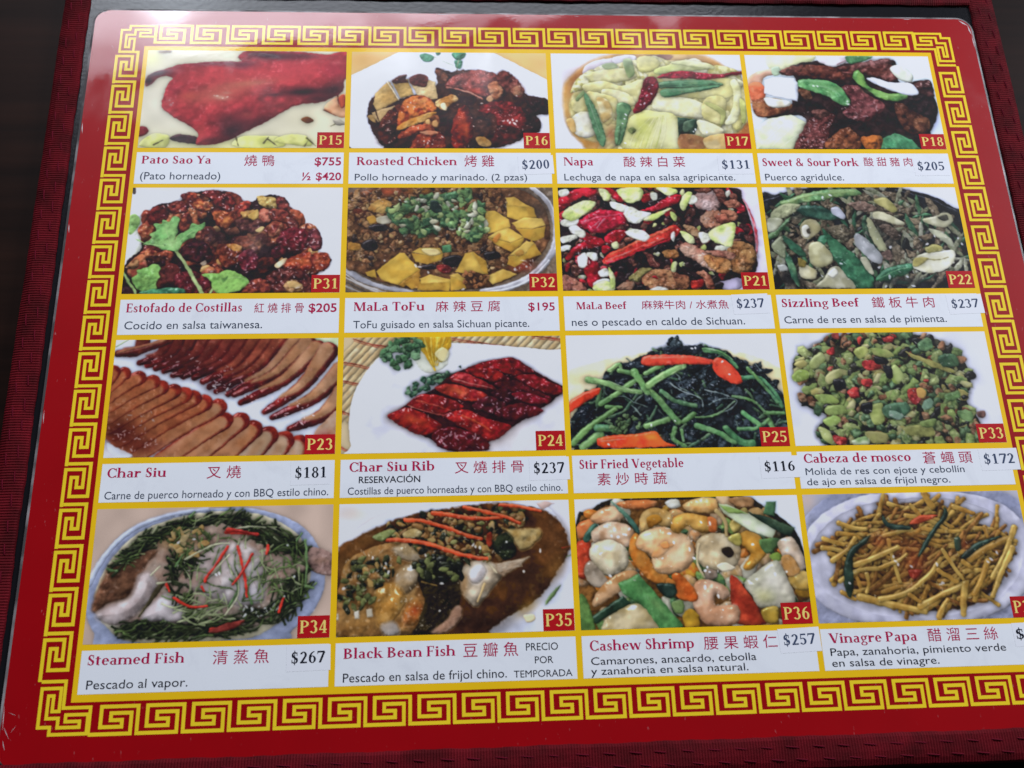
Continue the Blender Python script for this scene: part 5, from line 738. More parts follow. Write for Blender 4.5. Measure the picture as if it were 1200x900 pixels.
def q_bar(x0, x1, y, h=TW): return [q_rect(x0, y, x1, y + h)]
def q_dot(cx, cy, r): return [[[(cx + r * math.cos(a), cy + r * math.sin(a)) for a in np.linspace(0, 6.283, 9)[:-1]]]]
def q_S(x, y, w, h, s=SW):
    r = h * .29; c = x + w / 2
    return (q_arc(c, y + h - r, w * .46, r, 35, 230, s * .8, TW) + q_arc(c, y + r, w * .5, r, -145, 50, s * .8, TW)
            + [[[(x + w * .04, y + h * .66), (x + w * .30, y + h * .74), (x + w * .97, y + h * .36), (x + w * .72, y + h * .26)]]]
            + q_bar(x + w * .80, x + w * .90, y + h * .66, h * .3) + q_bar(x + w * .04, x + w * .14, y + h * .04, h * .3))
XH = .66
def q_arch(x, h=XH): return q_arc(x + .165, h - .27, .29, .27, 10, 140, SW * .9, .09)
def glyph(c):
    s, a, d, b = q_stem, q_arc, q_diag, q_bar
    if c == 'P': return .70, s(.07, 0, 1) + a(.27, .73, .38, .27, -90, 90) + b(.2, .3, .935) + b(.2, .3, .46)
    if c == 'R': return .80, s(.07, 0, 1) + a(.27, .745, .36, .255, -90, 90) + b(.2, .3, .935) + b(.2, .34, .49) + d(.58, 0, .32, .5, .21) + b(.56, .84, 0, .05)
    if c == 'B': return .74, s(.07, 0, 1) + a(.27, .76, .33, .24, -90, 90) + a(.27, .275, .40, .275, -90, 90) + b(.2, .3, .935) + b(.2, .3, .49) + b(.2, .3, 0)
    if c == 'S': return .60, q_S(.06, -.015, .48, 1.03)
    if c == 'C': return .80, a(.44, .5, .40, .52, 42, 318) + b(.70, .76, .66, .32) + b(.70, .76, .02, .24)
    if c == 'Y': return .74, d(.32, .42, .02, 1, .19) + d(.38, .42, .62, 1, .07) + s(.28, 0, .46, 3, 0) + b(-.03, .28, .95, .05) + b(.54, .78, .95, .05)
    if c == 'N': return .96, s(.10, 0, 1, 3, 1, TW) + s(.80, 0, 1, 0, 3, TW) + d(.70, 0, .10, 1, .2)
    if c == 'M': return 1.10, s(.10, 0, 1, 3, 1, TW) + d(.46, 0, .10, 1, .2) + d(.52, .02, .80, 1, .07) + s(.82, 0, 1, 3, 2)
    if c == 'E': return .68, s(.07, 0, 1) + b(.2, .58, .935) + b(.2, .48, .48) + b(.2, .60, 0) + b(.53, .59, .78, .2) + b(.55, .61, .02, .24) + b(.44, .49, .40, .22)
    if c == 'F': return .64, s(.07, 0, 1) + b(.2, .57, .935) + b(.2, .46, .47) + b(.52, .58, .76, .22) + b(.42, .47, .39, .22)
    if c == 'L': return .66, s(.07, 0, 1) + b(.2, .60, 0) + b(.56, .62, .02, .26)
    if c == 'T': return .72, s(.27, 0, 1, 3, 0) + b(.03, .69, .935) + b(.02, .08, .74, .22) + b(.64, .70, .74, .22)
    if c == 'V': return .84, d(.36, 0, .03, 1, .2) + d(.44, 0, .70, 1, .07) + b(-.03, .28, .95, .05) + b(.60, .84, .95, .05)
    if c == 'a': return .60, a(.25, .19, .21, .20, 60, 300, .15, TW) + s(.34, 0, .48, 2, 0, .16) + a(.27, .47, .23, .20, 0, 150, .16, .08) + b(.2, .38, .33)
    if c == 'b': return .70, s(.06, 0, 1.05, 0, 1) + a(.37, .33, .28, .345, -130, 130)
    if c == 'd': return .72, s(.44, 0, 1.05, 2, 1) + a(.32, .33, .28, .345, 50, 310)
    if c == 'c': return .56, a(.31, .33, .27, .345, 45, 315) + q_dot(.46, .52, .08)
    if c == 'e': return .60, a(.31, .33, .27, .345, 0, 318) + b(.14, .56, .34, .06)
    if c == 'o': return .66, a(.33, .33, .29, .345, 0, 360, n=20)
    if c == 'f': return .44, s(.10, 0, .86, 3, 0) + a(.29, .83, .20, .23, 30, 180, .17, .08) + b(.01, .40, .60, .06)
    if c == 'g': return .62, a(.28, .44, .23, .235, 0, 360, .14, .06, 18) + a(.29, -.13, .27, .19, 0, 360, .12, .06, 18) + q_dot(.52, .62, .07) + d(.18, .02, .12, .24, .1)
    if c == 'h': return .74, s(.06, 0, 1.05, 3, 1) + q_arch(.20) + s(.49, 0, .42, 3, 0, .165)
    if c == 'n': return .74, s(.06, 0, XH, 3, 1) + q_arch(.20) + s(.49, 0, .42, 3, 0, .165)
    if c == 'm': return 1.10, s(.06, 0, XH, 3, 1) + q_arch(.20) + s(.49, 0, .42, 3, 0, .165) + q_arch(.58) + s(.87, 0, .42, 3, 0, .165)
    if c == 'i': return .36, s(.09, 0, XH, 3, 1) + q_dot(.17, .86, .105)
    if c == 'l': return .36, s(.09, 0, 1.05, 3, 1)
    if c == 'k': return .72, s(.06, 0, 1.05, 3, 1) + d(.20, .32, .46, XH, .07) + d(.50, 0, .26, .40, .19) + b(.38, .62, .61, .05) + b(.46, .74, 0, .05)
    if c == 'p': return .72, s(.06, -.33, XH, 3, 1) + a(.37, .33, .29, .345, -130, 130)
    if c == 'r': return .54, s(.06, 0, XH, 3, 1) + a(.36, .40, .20, .25, 50, 170, .16, .10) + q_dot(.44, .55, .10)
    if c == 's': return .48, q_S(.04, -.01, .39, .69, .16)
    if c == 't': return .44, s(.10, .04, .84, 0, 0) + b(.01, .40, .60, .06) + a(.29, .16, .19, .17, 180, 290, .16, .07)
    if c == 'u': return .74, s(.06, .14, XH, 0, 1, .165) + a(.32, .27, .26, .28, 180, 320, .165, .09) + s(.47, 0, XH, 2, 1)
    if c == 'w': return 1.0, d(.24, 0, .03, XH, .18) + d(.30, 0, .46, XH, .06) + d(.64, 0, .42, XH, .18) + d(.70, 0, .88, XH, .06) + b(-.02, .24, .61, .05) + b(.80, 1.0, .61, .05)
    if c == 'z': return .56, b(.04, .50, .60) + b(.04, .52, 0) + d(.04, .04, .32, .62, .19) + b(.04, .09, .46, .18) + b(.47, .52, .02, .18)
    if c == '0': return .64, a(.32, .49, .27, .51, 0, 360, n=22)
    if c == '1': return .64, s(.24, 0, 1.0, 3, 0, sv=.11) + d(.10, .80, .24, .97, .09)
    if c == '2': return .64, a(.30, .72, .26, .28, -35, 165, .17, .08) + d(.06, .05, .36, .58, .18) + b(.06, .58, 0, .13)
    if c == '3': return .64, a(.28, .75, .25, .26, -80, 155, .17, .08) + a(.28, .27, .29, .29, -150, 82, .17, .08)
    if c == '4': return .64, d(.04, .26, .36, 1.0, .09) + b(.04, .60, .22, .09) + s(.35, 0, .98, 3, 0, .165)
    if c == '5': return .64, b(.12, .55, .86, .14) + d(.09, .50, .13, .92, .07) + a(.28, .30, .29, .32, -150, 125, .17, .08)
    if c == '6': return .64, a(.33, .31, .27, .325, 0, 360, .165, TW, 18) + a(.52, .42, .46, .58, 95, 190, .17, .06)
    if c == '7': return .64, b(.06, .60, .86, .14) + d(.16, 0, .48, .90, .17) + b(.05, .10, .74, .2)
    if c == '8': return .64, a(.32, .76, .23, .25, 0, 360, .14, .07, 18) + a(.32, .27, .27, .29, 0, 360, .165, .07, 18)
    if c == '9': return .64, a(.31, .68, .27, .325, 0, 360, .165, TW, 18) + a(.12, .57, .46, .58, -85, 10, .17, .06)
    if c == '$': return .66, q_S(.07, .0, .50, 1.0) + b(.29, .35, -.13, 1.26)
    if c == '&': return .92, a(.36, .78, .20, .24, 0, 360, .11, .07, 16) + a(.32, .26, .28, .28, 60, 330, .16, .07) + d(.62, 0, .20, .64, .18) + a(.42, .36, .36, .36, -60, 10, .07, .07)
    return .34, []
def serif_mesh(text, space=.30, track=.015):
    V, F = [], []; x = 0
    for ch in text:
        if ch == ' ': x += space; continue
        adv, els = glyph(ch)
        for k, el in enumerate(els):
            for poly in el:
                n = len(V); V += [(x + px, py, k * 1.2e-3) for px, py in poly]; F.append(list(range(n, n + len(poly))))
        x += adv + track
    return V, F
# ---------------------------------------------------------------- helpers
def tag(o, label=None, cat=None, group=None, kind=None):
    for k, v in (('label', label), ('category', cat), ('group', group), ('kind', kind)):
        if v: o[k] = v
    return o
def empty(name, loc):
    o = bpy.data.objects.new(name, None); o.empty_display_size = .01; sc.collection.objects.link(o); o.location = loc; return o
def link(name, me, mat, parent=None, loc=None):
    o = bpy.data.objects.new(name, me); sc.collection.objects.link(o)
    if mat and not me.materials: me.materials.append(mat)
    if loc is not None: o.location = loc
    if parent is not None:
        o.parent = parent; base = parent; off = Vector((0, 0, 0))
        while base is not None: off += Vector(base.location); base = base.parent
        o.location = Vector(o.location) - off
    return o
def mesh(name, V, F):
    me = bpy.data.meshes.new(name); me.from_pydata([tuple(v) for v in V], [], F); me.update(); return me
def lin(h):
    c = hexc(h) if isinstance(h, str) else np.array(h); return np.where(c <= .04045, c / 12.92, ((c + .055) / 1.055) ** 2.4)
def nodes(name):
    m = bpy.data.materials.new(name); m.use_nodes = True; nt = m.node_tree
    return m, nt, nt.nodes['Principled BSDF']
def ink(name, col=None, attr=None, var=.06, rough=.42, gain=1.0, worn=0., smudge=0.):
    """printed ink under the clear laminate: broad sheen of the print, sharper gloss of the film on top"""
    m, nt, b = nodes(name); N = nt.nodes; L = nt.links
    tc = N.new('ShaderNodeNewGeometry'); nz = N.new('ShaderNodeTexNoise'); nz.inputs['Scale'].default_value = 90; nz.inputs['Detail'].default_value = 5
    L.new(tc.outputs['Position'], nz.inputs['Vector'])
    mr = N.new('ShaderNodeMapRange'); mr.inputs['To Min'].default_value = 1 - var; mr.inputs['To Max'].default_value = 1 + var; L.new(nz.outputs['Fac'], mr.inputs['Value'])
    mx = N.new('ShaderNodeVectorMath'); mx.operation = 'SCALE'; L.new(mr.outputs[0], mx.inputs['Scale'])
    if attr:
        a = N.new('ShaderNodeAttribute'); a.attribute_name = attr; L.new(a.outputs['Color'], mx.inputs[0])
    else: mx.inputs[0].default_value = tuple(np.clip(lin(col) * gain, 0, .9))
    out = mx.outputs[0]
    def overlay(out, fac, col_):
        x = N.new('ShaderNodeMix'); x.data_type = 'RGBA'; L.new(fac, x.inputs['Factor']); L.new(out, x.inputs['A']); x.inputs['B'].default_value = col_; return x.outputs['Result']
    if worn:            # specks and short rubbed streaks of wear
        mp = N.new('ShaderNodeMapping'); mp.inputs['Rotation'].default_value = (0, 0, .6); mp.inputs['Scale'].default_value = (1, .35, 1); L.new(tc.outputs['Position'], mp.inputs['Vector'])
        w1 = N.new('ShaderNodeTexNoise'); w1.inputs['Scale'].default_value = 1300; w1.inputs['Detail'].default_value = 3; L.new(mp.outputs[0], w1.inputs['Vector'])
        w2 = N.new('ShaderNodeMapRange'); w2.inputs['From Min'].default_value = .70; w2.inputs['From Max'].default_value = .80; w2.inputs['To Max'].default_value = worn; L.new(w1.outputs['Fac'], w2.inputs['Value'])
        out = overlay(out, w2.outputs[0], (.55, .35, .36, 1))
    if smudge:          # grey rubbed-out marks on the paper
        w3 = N.new('ShaderNodeTexNoise'); w3.inputs['Scale'].default_value = 60; w3.inputs['Detail'].default_value = 7; w3.inputs['Roughness'].default_value = .7; w3.inputs['Distortion'].default_value = 1.2; L.new(tc.outputs['Position'], w3.inputs['Vector'])
        w4 = N.new('ShaderNodeMapRange'); w4.inputs['From Min'].default_value = .52; w4.inputs['From Max'].default_value = .78; w4.inputs['To Max'].default_value = smudge; L.new(w3.outputs['Fac'], w4.inputs['Value'])
        out = overlay(out, w4.outputs[0], (.42, .42, .50, 1))
    L.new(out, b.inputs['Base Color'])
    b.inputs['Roughness'].default_value = rough; b.inputs['Specular IOR Level'].default_value = .12
    b.inputs['Coat Weight'].default_value = .9; b.inputs['Coat Roughness'].default_value = .09; b.inputs['Coat IOR'].default_value = 1.45
    n2 = N.new('ShaderNodeTexNoise'); n2.inputs['Scale'].default_value = 22; n2.inputs['Detail'].default_value = 2; L.new(tc.outputs['Position'], n2.inputs['Vector'])
    n3 = N.new('ShaderNodeTexNoise'); n3.inputs['Scale'].default_value = 900; n3.inputs['Detail'].default_value = 2; L.new(tc.outputs['Position'], n3.inputs['Vector'])
    ad = N.new('ShaderNodeMath'); ad.operation = 'MULTIPLY_ADD'; ad.inputs[1].default_value = .012; L.new(n3.outputs['Fac'], ad.inputs[0]); L.new(n2.outputs['Fac'], ad.inputs[2])
    bp = N.new('ShaderNodeBump'); bp.inputs['Strength'].default_value = .3; bp.inputs['Distance'].default_value = .0012; L.new(ad.outputs[0], bp.inputs['Height'])
    L.new(bp.outputs[0], b.inputs['Coat Normal'])
    # faint scuffs and fingerprints in the film
    n4 = N.new('ShaderNodeTexNoise'); n4.inputs['Scale'].default_value = 35; n4.inputs['Detail'].default_value = 6; n4.inputs['Distortion'].default_value = .8; L.new(tc.outputs['Position'], n4.inputs['Vector'])
    m4 = N.new('ShaderNodeMapRange'); m4.inputs['From Min'].default_value = .45; m4.inputs['From Max'].default_value = .75; m4.inputs['To Min'].default_value = .045; m4.inputs['To Max'].default_value = .22
    L.new(n4.outputs['Fac'], m4.inputs['Value']); L.new(m4.outputs[0], b.inputs['Coat Roughness'])
    return m
RED = ink('red_print', '#9c010b', var=.08, worn=.35)
GOLD = ink('gold_print', '#ffd428', var=.09)
PANEL = ink('yellow_print', '#fcc416', var=.08)
WHITE = ink('caption_paper', '#eceff9', var=.025, smudge=.22)
STICK = ink('price_sticker_paper', '#eceef7', var=.03, smudge=.15)
CRIM = ink('crimson_ink', '#b4104a'); GREY = ink('grey_ink', '#3c4658'); NAVY = ink('navy_ink', '#3c4a66'); DARK = ink('black_ink', '#161a28')
LRED = ink('code_red', '#b8141c', var=.05); CREAM = ink('code_gold', '#f6d878')
PHOTO = ink('dish_print', attr='ink', var=.03)

def flat_rect(x0, y0, x1, y1, r=0., n=6):
    if r <= 0: return [(x0, y0), (x1, y0), (x1, y1), (x0, y1)]
    P = []
    for cx, cy, a0 in ((x0 + r, y0 + r, 180), (x1 - r, y0 + r, 270), (x1 - r, y1 - r, 0), (x0 + r, y1 - r, 90)):
        for i in range(n + 1):
            a = math.radians(a0 + 90 * i / n); P.append((cx + r * math.cos(a), cy + r * math.sin(a)))
    return P
def slab(name, P, z0, z1, mat, parent, bev=0.):
    """sheet with thickness; P in page mm (Y down), z in mm above the page's face"""
    n = len(P); V = [W(x, y, z1) for x, y in P] + [W(x, y, z0) for x, y in P]
    F = [list(range(n))[::-1]] + [list(range(n, 2 * n))] + [[i, (i + 1) % n, n + (i + 1) % n, n + i] for i in range(n)]
    return link(name, mesh(name, V, F), mat, parent)
def sheet(name, P, z, mat, parent):
    return link(name, mesh(name, [W(x, y, z) for x, y in P], [list(range(len(P)))[::-1]]), mat, parent)

# ---------------------------------------------------------------- table
def table_mat():
    m, nt, b = nodes('dark_table'); N = nt.nodes; L = nt.links
    g = N.new('ShaderNodeNewGeometry'); mp = N.new('ShaderNodeMapping'); mp.inputs['Scale'].default_value = (2, 26, 2); L.new(g.outputs['Position'], mp.inputs['Vector'])
    nz = N.new('ShaderNodeTexNoise'); nz.inputs['Scale'].default_value = 5; nz.inputs['Detail'].default_value = 7; L.new(mp.outputs[0], nz.inputs['Vector'])
    r = N.new('ShaderNodeValToRGB'); r.color_ramp.elements[0].position = .3; r.color_ramp.elements[0].color = (.007, .003, .002, 1); r.color_ramp.elements[1].position = .75; r.color_ramp.elements[1].color = (.020, .0075, .0045, 1)
    L.new(nz.outputs['Fac'], r.inputs[0]); L.new(r.outputs[0], b.inputs['Base Color']); b.inputs['Roughness'].default_value = .5; b.inputs['Specular IOR Level'].default_value = .06
    bp = N.new('ShaderNodeBump'); bp.inputs['Strength'].default_value = .15; bp.inputs['Distance'].default_value = .0006; L.new(nz.outputs['Fac'], bp.inputs['Height']); L.new(bp.outputs[0], b.inputs['Normal'])
    return m
tb = bmesh.new(); bmesh.ops.create_cube(tb, size=1); me = bpy.data.meshes.new('table')
for v in tb.verts: v.co = Vector((v.co.x * .9, v.co.y * .8, (v.co.z - .5) * .03))
bmesh.ops.bevel(tb, geom=tb.edges[:], offset=.004, segments=2, affect='EDGES'); tb.to_mesh(me); tb.free()
tag(link('table', me, table_mat()), 'dark brown wooden table top under the menu', 'table', kind='structure')

# ---------------------------------------------------------------- menu cover: black board with woven maroon binding
XL0, XL1, XR0, XR1, YT0, YT1, YB0, YB1 = -151.6, -143.6, 141.9, 150.6, -125.0, -116.4, 108.6, 116.8
cover = empty('menu_cover', (0, 0, 0))
tag(cover, 'black menu cover edged with maroon woven ribbon, under the red page', 'menu cover')
def board_mat():
    m, nt, b = nodes('black_vinyl'); N = nt.nodes; L = nt.links
    nz = N.new('ShaderNodeTexNoise'); nz.inputs['Scale'].default_value = 700; g = N.new('ShaderNodeNewGeometry'); L.new(g.outputs['Position'], nz.inputs['Vector'])
    b.inputs['Base Color'].default_value = (.008, .008, .010, 1); b.inputs['Roughness'].default_value = .22; b.inputs['Specular IOR Level'].default_value = .2
    bp = N.new('ShaderNodeBump'); bp.inputs['Strength'].default_value = .12; bp.inputs['Distance'].default_value = .0003; L.new(nz.outputs['Fac'], bp.inputs['Height']); L.new(bp.outputs[0], b.inputs['Normal'])
    return m
slab('backing_board', flat_rect(XL0 + 1.2, YT0 + 1.2, XR1 - 1.2, YB1 - 1.2, 2), -3.6, -.66, board_mat(), cover)
def fabric_mat():
    m, nt, b = nodes('maroon_ribbon'); N = nt.nodes; L = nt.links
    g = N.new('ShaderNodeNewGeometry'); nz = N.new('ShaderNodeTexNoise'); nz.inputs['Scale'].default_value = 160; nz.inputs['Detail'].default_value = 6; L.new(g.outputs['Position'], nz.inputs['Vector'])
    r = N.new('ShaderNodeValToRGB'); r.color_ramp.elements[0].position = .3; r.color_ramp.elements[0].color = (.060, .0008, .003, 1); r.color_ramp.elements[1].position = .72; r.color_ramp.elements[1].color = (.145, .0022, .008, 1)
    L.new(nz.outputs['Fac'], r.inputs[0]); L.new(r.outputs[0], b.inputs['Base Color']); b.inputs['Roughness'].default_value = .78; b.inputs['Specular IOR Level'].default_value = .15
    n2 = N.new('ShaderNodeTexNoise'); n2.inputs['Scale'].default_value = 2600; L.new(g.outputs['Position'], n2.inputs['Vector'])
    bp = N.new('ShaderNodeBump'); bp.inputs['Strength'].default_value = .5; bp.inputs['Distance'].default_value = .0002; L.new(n2.outputs['Fac'], bp.inputs['Height']); L.new(bp.outputs[0], b.inputs['Normal'])
    return m
FAB = fabric_mat()
def thread_mat():
    m, nt, b = nodes('stitch_thread'); b.inputs['Base Color'].default_value = (.105, .0025, .012, 1); b.inputs['Roughness'].default_value = .8; b.inputs['Specular IOR Level'].default_value = .1
    return m
THR = thread_mat()
rnd = random.Random(5)
def ribbon(horizontal, a0, a1, inner, outer, zin):
    """ribbed ribbon folded over the board's edge; runs a0..a1, from its inner to its outer edge"""
    pitch = .72; n = int((a1 - a0) / pitch); prof = [(0, zin), (.02, zin + .55), (.10, zin + .85), (.28, zin + 1.0), (.5, zin + 1.05), (.72, zin + .95), (.9, zin + .45), (.985, -.5), (1.0, -3.2)]
    V, F = [], []; k = len(prof); st = []
    for i in range(2 * n + 1):
        a = a0 + (a1 - a0) * i / (2 * n); rib = .11 if i % 2 else -.07
        we = .10 * math.sin(a * .21) + .07 * math.sin(a * .83 + 1)
        for j, (t, z) in enumerate(prof):
            c = inner + (outer - inner) * t; c += we * (1 if j < 2 else .4) + rnd.uniform(-.04, .04)
            zz = z + (rib if 0 < j < k - 1 else rib * .4) + .10 * math.sin(a * .13 + j)
            V.append(W(a, c, zz) if horizontal else W(c, a, zz))
    for i in range(2 * n):
        for j in range(k - 1):
            q = [i * k + j, i * k + j + 1, (i + 1) * k + j + 1, (i + 1) * k + j]
            F.append(q)
    me = mesh('binding_ribbon', V, F); bm = bmesh.new(); bm.from_mesh(me); bmesh.ops.recalc_face_normals(bm, faces=bm.faces)
    if sum(f.normal.z for f in bm.faces) < 0: bmesh.ops.reverse_faces(bm, faces=bm.faces)
    bm.to_mesh(me); bm.free()
    rb = link('binding_ribbon', me, FAB, cover)
    # zigzag of stitches along the ribbon
    V, F = [], []; a = a0 + 3; side = 0
    while a < a1 - 5:
        for t in (.30, .66):
            aa = a + (2.4 if t > .5 else 0) + rnd.uniform(-.3, .3); ln = rnd.uniform(2.6, 3.3); c = inner + (outer - inner) * t; cw = .20
            for s_ in range(6):
                u0 = aa + ln * s_ / 6; u1 = aa + ln * (s_ + 1) / 6; h0 = zin + 1.16 + .16 * math.sin(math.pi * s_ / 6); h1 = zin + 1.16 + .16 * math.sin(math.pi * (s_ + 1) / 6)
                d0 = .35 * (s_ / 6 - .5); d1 = .35 * ((s_ + 1) / 6 - .5)
                m_ = len(V)
                for (u, w_, h) in ((u0, c - cw + d0, h0 - .12), (u0, c + d0, h0 + .03), (u0, c + cw + d0, h0 - .12), (u1, c - cw + d1, h1 - .12), (u1, c + d1, h1 + .03), (u1, c + cw + d1, h1 - .12)):
                    V.append(W(u, w_, h) if horizontal else W(w_, u, h))
                F += [[m_, m_ + 1, m_ + 4, m_ + 3], [m_ + 1, m_ + 2, m_ + 5, m_ + 4]]
        a += 6.6
    tag(link('stitching', mesh('stitching', V, F), THR, rb), kind='stuff')
    return rb
ribbon(False, YT0, YB1, XL1, XL0, -.55); ribbon(False, YT0, YB1, XR0, XR1, -.45)
ribbon(True, XL1 - .2, XR0 + .2, YT1, YT0, -.55); ribbon(True, XL1 - .2, XR0 + .2, YB0, YB1, .12)

# ---------------------------------------------------------------- menu page
page = empty('menu_page', W(0, 0, -.65))
tag(page, 'laminated red menu page of sixteen dish photos with gold fret border', 'menu page')
PX0, PX1, PY0, PY1 = -141.2, 140.7, -110.9, 109.6
slab('sheet', flat_rect(PX0, PY0, PX1, PY1, 4.5, 8), -.62, 0, RED, page)
def rim_mat():
    m, nt, b = nodes('laminate_rim'); N = nt.nodes; L = nt.links
    g = N.new('ShaderNodeNewGeometry'); nz = N.new('ShaderNodeTexNoise'); nz.inputs['Scale'].default_value = 120; nz.inputs['Detail'].default_value = 5; L.new(g.outputs['Position'], nz.inputs['Vector'])
    r = N.new('ShaderNodeValToRGB'); r.color_ramp.elements[0].position = .42; r.color_ramp.elements[0].color = (.10, .09, .09, 1); r.color_ramp.elements[1].position = .72; r.color_ramp.elements[1].color = (.42, .40, .40, 1)
    L.new(nz.outputs['Fac'], r.inputs[0]); L.new(r.outputs[0], b.inputs['Base Color']); b.inputs['Roughness'].default_value = .25
    return m
RIM = rim_mat()
def ring(name, P, Q, z, mat, parent):
    n = len(P); V = [W(x, y, z) for x, y in P] + [W(x, y, z - .25) for x, y in Q]
    return link(name, mesh(name, V, [[(i + 1) % n, i, n + i, n + (i + 1) % n] for i in range(n)]), mat, parent)
ring('laminate_rim', flat_rect(PX0, PY0, PX1, PY1, 4.5, 8), flat_rect(PX0 - .75, PY0 - .75, PX1 + .75, PY1 + .2, 5.2, 8), -.02, RIM, page)
# worn white corners of the film
def scuff(pts_, z=.03):
    V, F = [], []
    for (x0, y0, x1, y1, w_) in pts_:
        n = len(V); dx, dy = x1 - x0, y1 - y0; l = math.hypot(dx, dy); nx, ny = -dy / l * w_, dx / l * w_
        V += [W(x0, y0, z), W((x0 + x1) / 2 + nx, (y0 + y1) / 2 + ny, z), W(x1, y1, z), W((x0 + x1) / 2 - nx * .4, (y0 + y1) / 2 - ny * .4, z)]; F.append([n, n + 1, n + 2, n + 3])
    return V, F
SCM, _, bs_ = nodes('worn_film'); bs_.inputs['Base Color'].default_value = (.55, .52, .53, 1); bs_.inputs['Roughness'].default_value = .5
SC = [(137.0, -110.4, 139.9, -108.3, .35), (139.7, -108.6, 140.5, -104.5, .3), (140.4, -104.4, 140.6, -99, .15), (-141, 95, -140.7, 101, .12), (-140.6, 100, -138.9, 103.0, .10), (-139.8, 96.8, -137.9, 97.6, .06), (-138.8, 101.5, -137.6, 99.8, .05), (-140.4, 103, -139.6, 105.5, .12), (-140.9, -70, -140.6, -66, .2), (-140.9, -36, -140.6, -33, .18), (-140.9, 20, -140.7, 24, .15), (-140.2, -110.0, -137.4, -110.7, .15), (118, -110.7, 121, -110.6, .12), (-36, -110.7, -30, -110.6, .12), (9, -110.5, 11, -110.4, .1)]
tag(link('worn_edge', mesh('worn_edge', *scuff(SC)), SCM, page), kind='stuff')

# ---- gold key-fret border
def poly_strokes(P, hw, closed=False):
    V, F = [], []; n = len(P)
    for i in range(n if closed else n - 1):
        a, b = np.array(P[i], float), np.array(P[(i + 1) % n], float); d = b - a; l = np.linalg.norm(d); d /= l; nn = np.array([-d[1], d[0]])
        s = a - d * hw; e = b - d * hw
        if not closed and i == n - 2: e = b + d * hw
        k = len(V); V += [tuple(s + nn * hw), tuple(s - nn * hw), tuple(e - nn * hw), tuple(e + nn * hw)]; F.append([k, k + 1, k + 2, k + 3])
    return V, F
BW, PI_ = 7.2, 11.03; HWD = .44
lv = lambda t: HWD + t * (BW - 2 * HWD)
motif = [(x * PI_, lv(t)) for x, t in ((0, 0), (.86, 0), (.86, .755), (.42, .755), (.42, .5), (.665, .5), (.665, .255), (.205, .255), (.205, 1), (1.0, 1), (1.0, .13))]
mv, mf = poly_strokes(motif, HWD)
corner_px = "70,108 168,108 158,215 125,215 132,143 108,143 97,247 152,250 148,290 250,290 252,262 185,262 190,230 290,230 287,322 110,322 110,292 65,290"
cz = [un(30 + x * .25, 780 + y * .25) for x, y in pts(corner_px)]
BLX, BLY = -133.75, 102.95                                   # outer corner of the band
cs_ = [(x - BLX, BLY - y) for x, y in cz]
for i in range(len(cs_)):                                    # square the corner figure up
    a, b = cs_[i], cs_[(i + 1) % len(cs_)]
    if abs(a[0] - b[0]) < abs(a[1] - b[1]): m_ = (a[0] + b[0]) / 2; cs_[i] = (m_, cs_[i][1]); cs_[(i + 1) % len(cs_)] = (m_, b[1])
    else: m_ = (a[1] + b[1]) / 2; cs_[i] = (cs_[i][0], m_); cs_[(i + 1) % len(cs_)] = (b[0], m_)
cv_, cf_ = poly_strokes(cs_, .40, True)
def fret_mesh(name, mapf, V, F):
    """mapf: (s, t) -> page mm relative to the motif's own origin"""
    Q = [mapf(s, t) for s, t in V]; a = np.array([Q[i] for i in F[0]]); area = sum(a[i][0] * a[(i + 1) % 4][1] - a[(i + 1) % 4][0] * a[i][1] for i in range(4))
    return mesh(name, [(x * MM, -y * MM, 0) for x, y in Q], [f[::-1] if area > 0 else f for f in F])
def put_fret(me, x, y, name='fret_motif'): return link(name, me, GOLD, page, W(x, y, {'fret_motif': .03, 'fret_link': .037, 'fret_corner': .044}[name]))
BOT, TOP = 102.95, -105.65; LFT, RGT = -133.75, 133.75
mb = fret_mesh('fret_motif', lambda s, t: (s, -t), mv, mf); ml_ = fret_mesh('fret_motif', lambda s, t: (t, -s), mv, mf)
mt = fret_mesh('fret_motif', lambda s, t: (-s, t), mv, mf); mr_ = fret_mesh('fret_motif', lambda s, t: (-t, s), mv, mf)
for i in range(22): put_fret(mb, -120.0 + i * PI_, BOT)
for i in range(17): put_fret(ml_, LFT, 89.5 - i * 10.86)
for i in range(22): put_fret(mt, 120.4 - i * PI_, TOP)
for i in range(16): put_fret(mr_, RGT, -91.9 + i * 11.1)
for nm, f, x, y in (('a', lambda s, t: (s, -t), LFT, BOT), ('b', lambda s, t: (-s, t), RGT, TOP), ('c', lambda s, t: (s, t), LFT, TOP), ('d', lambda s, t: (-s, -t), RGT, BOT)):
    kc = 1 if nm in 'ab' else .9
    put_fret(fret_mesh('fret_corner', f, [(u * kc, v * kc) for u, v in cv_], cf_), x, y, 'fret_corner')
    if nm in 'cd': continue
    lk = poly_strokes([(1.3, 13.01), (6.76, 13.01), (6.76, 6.76), (13.31, 6.76), (13.31, .9)], .40)
    put_fret(fret_mesh('fret_link', f, *lk), x, y, 'fret_link')

